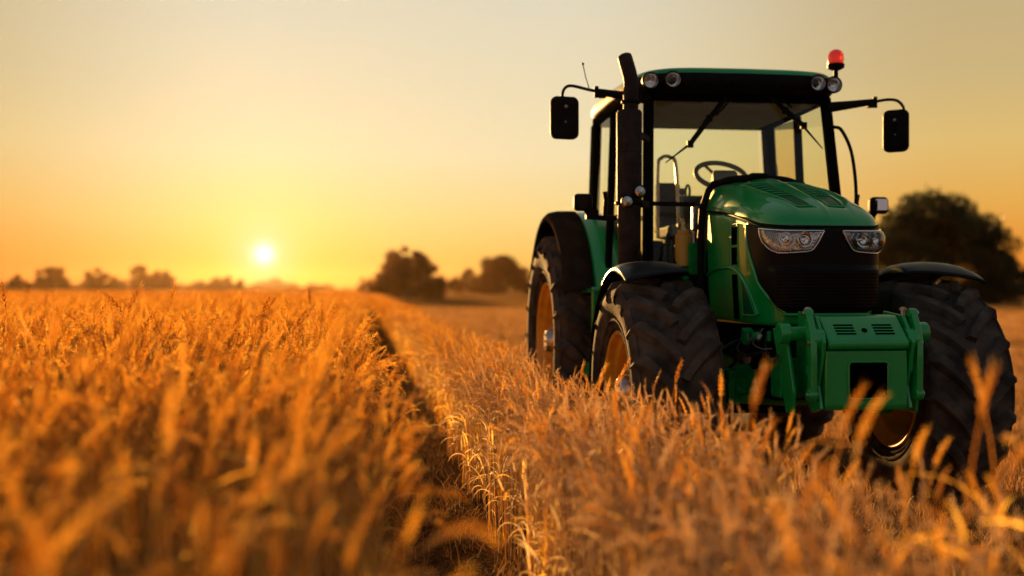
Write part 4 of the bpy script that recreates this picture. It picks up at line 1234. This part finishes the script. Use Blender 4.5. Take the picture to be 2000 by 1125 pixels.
def tree(px, depth, width, height, seed, n, leaf, mat, label, base=0.12, lobes=34, group=None, cat="tree", x=None, lr=(.08, .19)):
    X = x if x is not None else (px - 1000) / 2200 * depth
    rn = np.random.default_rng(seed)
    t = empty("tree", (X, depth, 0)); tag(t, label, cat, group)
    rnd = random.Random(seed)
    g = G(); th_ = height * .55; tr = max(.05, width * .022)
    tp = catmull([(0, 0, -.1), (tr, 0, th_ * .35), (-tr, tr, th_ * .7), (0, 0, th_)], 4)
    g.tube(tp, [tr * (1.5 - 1.1 * i / (len(tp) - 1)) for i in range(len(tp))], 8)
    # lobes: centres inside an uneven dome
    C_, R_ = [], []
    for k in range(lobes):
        if k < lobes * .62:                                  # outer lobes spread over the dome, inner ones fill it
            uz = (k + .5) / (lobes * .62) * .97; ph = k * 2.39996 + rn.uniform(-.25, .25); rh = math.sqrt(max(0, 1 - uz * uz)) * rn.uniform(.62, 1.02)
            u = np.array([rh * math.cos(ph), rh * math.sin(ph), uz * rn.uniform(.72, 1.06)])
        else:
            while True:
                u = rn.uniform(-1, 1, 3); u[2] = abs(u[2])
                if (u ** 2).sum() < .6: break
        zc = height * (.06 + max(base, 0) + (.88 - max(base, 0)) * u[2])
        flare = 1.0 if u[2] > -.3 else .92
        c = np.array([u[0] * width / 2 * flare, u[1] * width / 2 * flare, zc]); rr_ = min(width, height) * rn.uniform(*lr)
        C_.append(c); R_.append(rr_)
        if k < 12:
            a = Vector((0, 0, min(c[2] * .6, th_ * .9))); m_ = a.lerp(Vector(c), .5) + Vector((0, 0, -.04 * height))
            g.tube([a, m_, Vector(c)], [tr * .55, tr * .35, tr * .12], 6)
    obj("trunk", g, M['bark'], t, smooth=60)
    C_ = np.array(C_); R_ = np.array(R_); w = R_ ** 2; idx = rn.choice(lobes, size=n, p=w / w.sum())
    d = rn.normal(size=(n, 3)); d /= np.linalg.norm(d, axis=1)[:, None]
    rad_ = R_[idx] * (rn.random(n) ** .35) * (1 + .22 * np.abs(rn.normal(size=n)))
    P = C_[idx] + d * rad_[:, None] * np.array([1.15, 1.15, .9])
    P[:, 2] = np.maximum(P[:, 2], .1)
    q1 = rn.normal(size=(n, 3)); q1 /= np.linalg.norm(q1, axis=1)[:, None]; q2 = np.cross(q1, rn.normal(size=(n, 3))); q2 /= np.linalg.norm(q2, axis=1)[:, None]
    s = leaf * rn.uniform(.6, 1.3, n)[:, None]
    V = np.stack([P - q1 * s, P + q2 * s * .55, P + q1 * s, P - q2 * s * .55], 1).reshape(-1, 3)
    me = bpy.data.meshes.new("crown"); me.vertices.add(4 * n); me.vertices.foreach_set('co', V.astype(np.float32).ravel())
    me.loops.add(4 * n); me.loops.foreach_set('vertex_index', np.arange(4 * n, dtype=np.int32))
    me.polygons.add(n); me.polygons.foreach_set('loop_start', np.arange(0, 4 * n, 4, dtype=np.int32)); me.update(calc_edges=True); me.materials.append(mat)
    o = bpy.data.objects.new("crown", me); COL.objects.link(o); o.parent = t
    return t

GT = "trees along the far edge of the fields"
tree(1826, 100, 13.6, 11.0, 3, 46000, .17, M['leaf'], "largest dark tree with gaps in its crown, behind the tractor's hood and far fender", lobes=105, base=-.02, lr=(.05, .12))
tree(1942, 96, 5.6, 6.6, 31, 7000, .16, M['leaf'], "smaller dark tree overlapping the outer flank of the largest dark tree", lobes=26, base=.02, lr=(.10, .18))
tree(796, 135, 8.6, 6.5, 5, 22000, .17, M['leaf_red'], "rusty lit bushy tree standing alone at the far end of the furrow", lobes=80, base=-.02, lr=(.05, .13))
tree(984, 235, 11.4, 8.8, 8, 16000, .26, M['leaf_far'], "round tree beyond the stubble, nearest to the tractor's rear wheel", lobes=34, base=-.02)
tree(99, 380, 13.5, 8.8, 12, 7000, .38, M['leaf_far'], "largest dark dome-shaped tree on the far wheat horizon", lobes=26, base=-.02, group=GT)
tree(33, 385, 8.8, 5.4, 13, 4000, .36, M['leaf_far'], "low dark tree at the outer end of the far treeline, beside the largest dome", lobes=18, base=-.02, group=GT)
tree(194, 380, 12.5, 7.8, 14, 6000, .38, M['leaf_far'], "second largest dome-shaped tree on the far wheat horizon", lobes=24, base=-.02, group=GT)
tree(228, 382, 6.0, 4.6, 15, 3000, .36, M['leaf_far'], "small low tree touching the second dome-shaped tree", lobes=14, base=-.02, group=GT)
tree(276, 380, 8.0, 8.8, 16, 4500, .36, M['leaf_far'], "tall thin-crowned tree on the far horizon with sky showing through it", lobes=20, base=-.02, group=GT)
tree(318, 380, 10.0, 7.4, 17, 5000, .38, M['leaf_far'], "wide low tree joined to the thin-crowned one on the horizon", lobes=22, base=-.02, group=GT)
tree(395, 400, 11.0, 4.6, 18, 4000, .40, M['leaf_far'], "low spreading tree between the gap and the sun", lobes=18, base=-.02, group=GT)
tree(440, 400, 14.0, 6.2, 19, 5000, .42, M['leaf_far'], "glowing orange tree on the horizon closest to the sun", lobes=22, base=-.02, group=GT)
tree(712, 420, 8.0, 5.4, 20, 3000, .40, M['leaf_far'], "small round far-off tree at the end of the furrow beside the rusty bushy one", lobes=16, base=-.02, group=GT)
tree(915, 300, 7.0, 6.2, 21, 4000, .32, M['leaf_far'], "narrow tree between the two round ones", lobes=18, base=-.02, group=GT)
tree(885, 310, 6.0, 4.2, 22, 3000, .32, M['leaf_far'], "low bush beside the rusty bushy tree, at the edge of the stubble", lobes=14, base=-.02, group=GT, cat="bush")
tree(1040, 250, 5.0, 3.6, 23, 2500, .26, M['leaf_far'], "low bush between the round tree and the tractor's rear wheel", lobes=12, base=-.02, group=GT, cat="bush")
tree(1998, 130, 5.5, 3.4, 24, 4000, .18, M['leaf'], "green bush beyond the stubble past the tractor's far front wheel", lobes=14, base=-.02, cat="bush")
# low hedge that runs along the horizon
rn = np.random.default_rng(77); n = 26000
hx = rn.uniform(-240, 130, n); hy = 470 + rn.uniform(-4, 4, n)
top = 2.6 + 1.3 * np.sin(hx * .11) + 1.0 * np.sin(hx * .31 + 1) + .7 * np.sin(hx * .83 + 2)
P = np.column_stack([hx, hy, rn.random(n) ** .8 * top + .1])
q1 = rn.normal(size=(n, 3)); q1 /= np.linalg.norm(q1, axis=1)[:, None]; q2 = np.cross(q1, rn.normal(size=(n, 3))); q2 /= np.linalg.norm(q2, axis=1)[:, None]
s = .42 * rn.uniform(.6, 1.3, n)[:, None]; V = np.stack([P - q1 * s, P + q2 * s * .6, P + q1 * s, P - q2 * s * .6], 1).reshape(-1, 3)
me = bpy.data.meshes.new("treeline"); me.vertices.add(4 * n); me.vertices.foreach_set('co', V.astype(np.float32).ravel())
me.loops.add(4 * n); me.loops.foreach_set('vertex_index', np.arange(4 * n, dtype=np.int32))
me.polygons.add(n); me.polygons.foreach_set('loop_start', np.arange(0, 4 * n, 4, dtype=np.int32)); me.update(calc_edges=True); me.materials.append(M['leaf_red'])
o = bpy.data.objects.new("treeline", me); COL.objects.link(o); tag(o, "low continuous far-off wood along the horizon below the sun", kind='stuff')

# ------------------------------------------------------------------ evening haze (closed box round camera and scene)
hb = G().box((0, 450, 6.2), (2600, 1060, 15.0))
hm = bpy.data.materials.new("haze"); hm.use_nodes = True; nt = hm.node_tree; nt.nodes.clear()
ho = nt.nodes.new("ShaderNodeOutputMaterial"); pv = nt.nodes.new("ShaderNodeVolumePrincipled")
pv.inputs['Color'].default_value = (1.0, .62, .30, 1); pv.inputs['Density'].default_value = HAZE_D; pv.inputs['Anisotropy'].default_value = .84
nt.links.new(pv.outputs[0], ho.inputs['Volume'])
hz = obj("haze", hb, hm, smooth=0); tag(hz, kind='stuff')
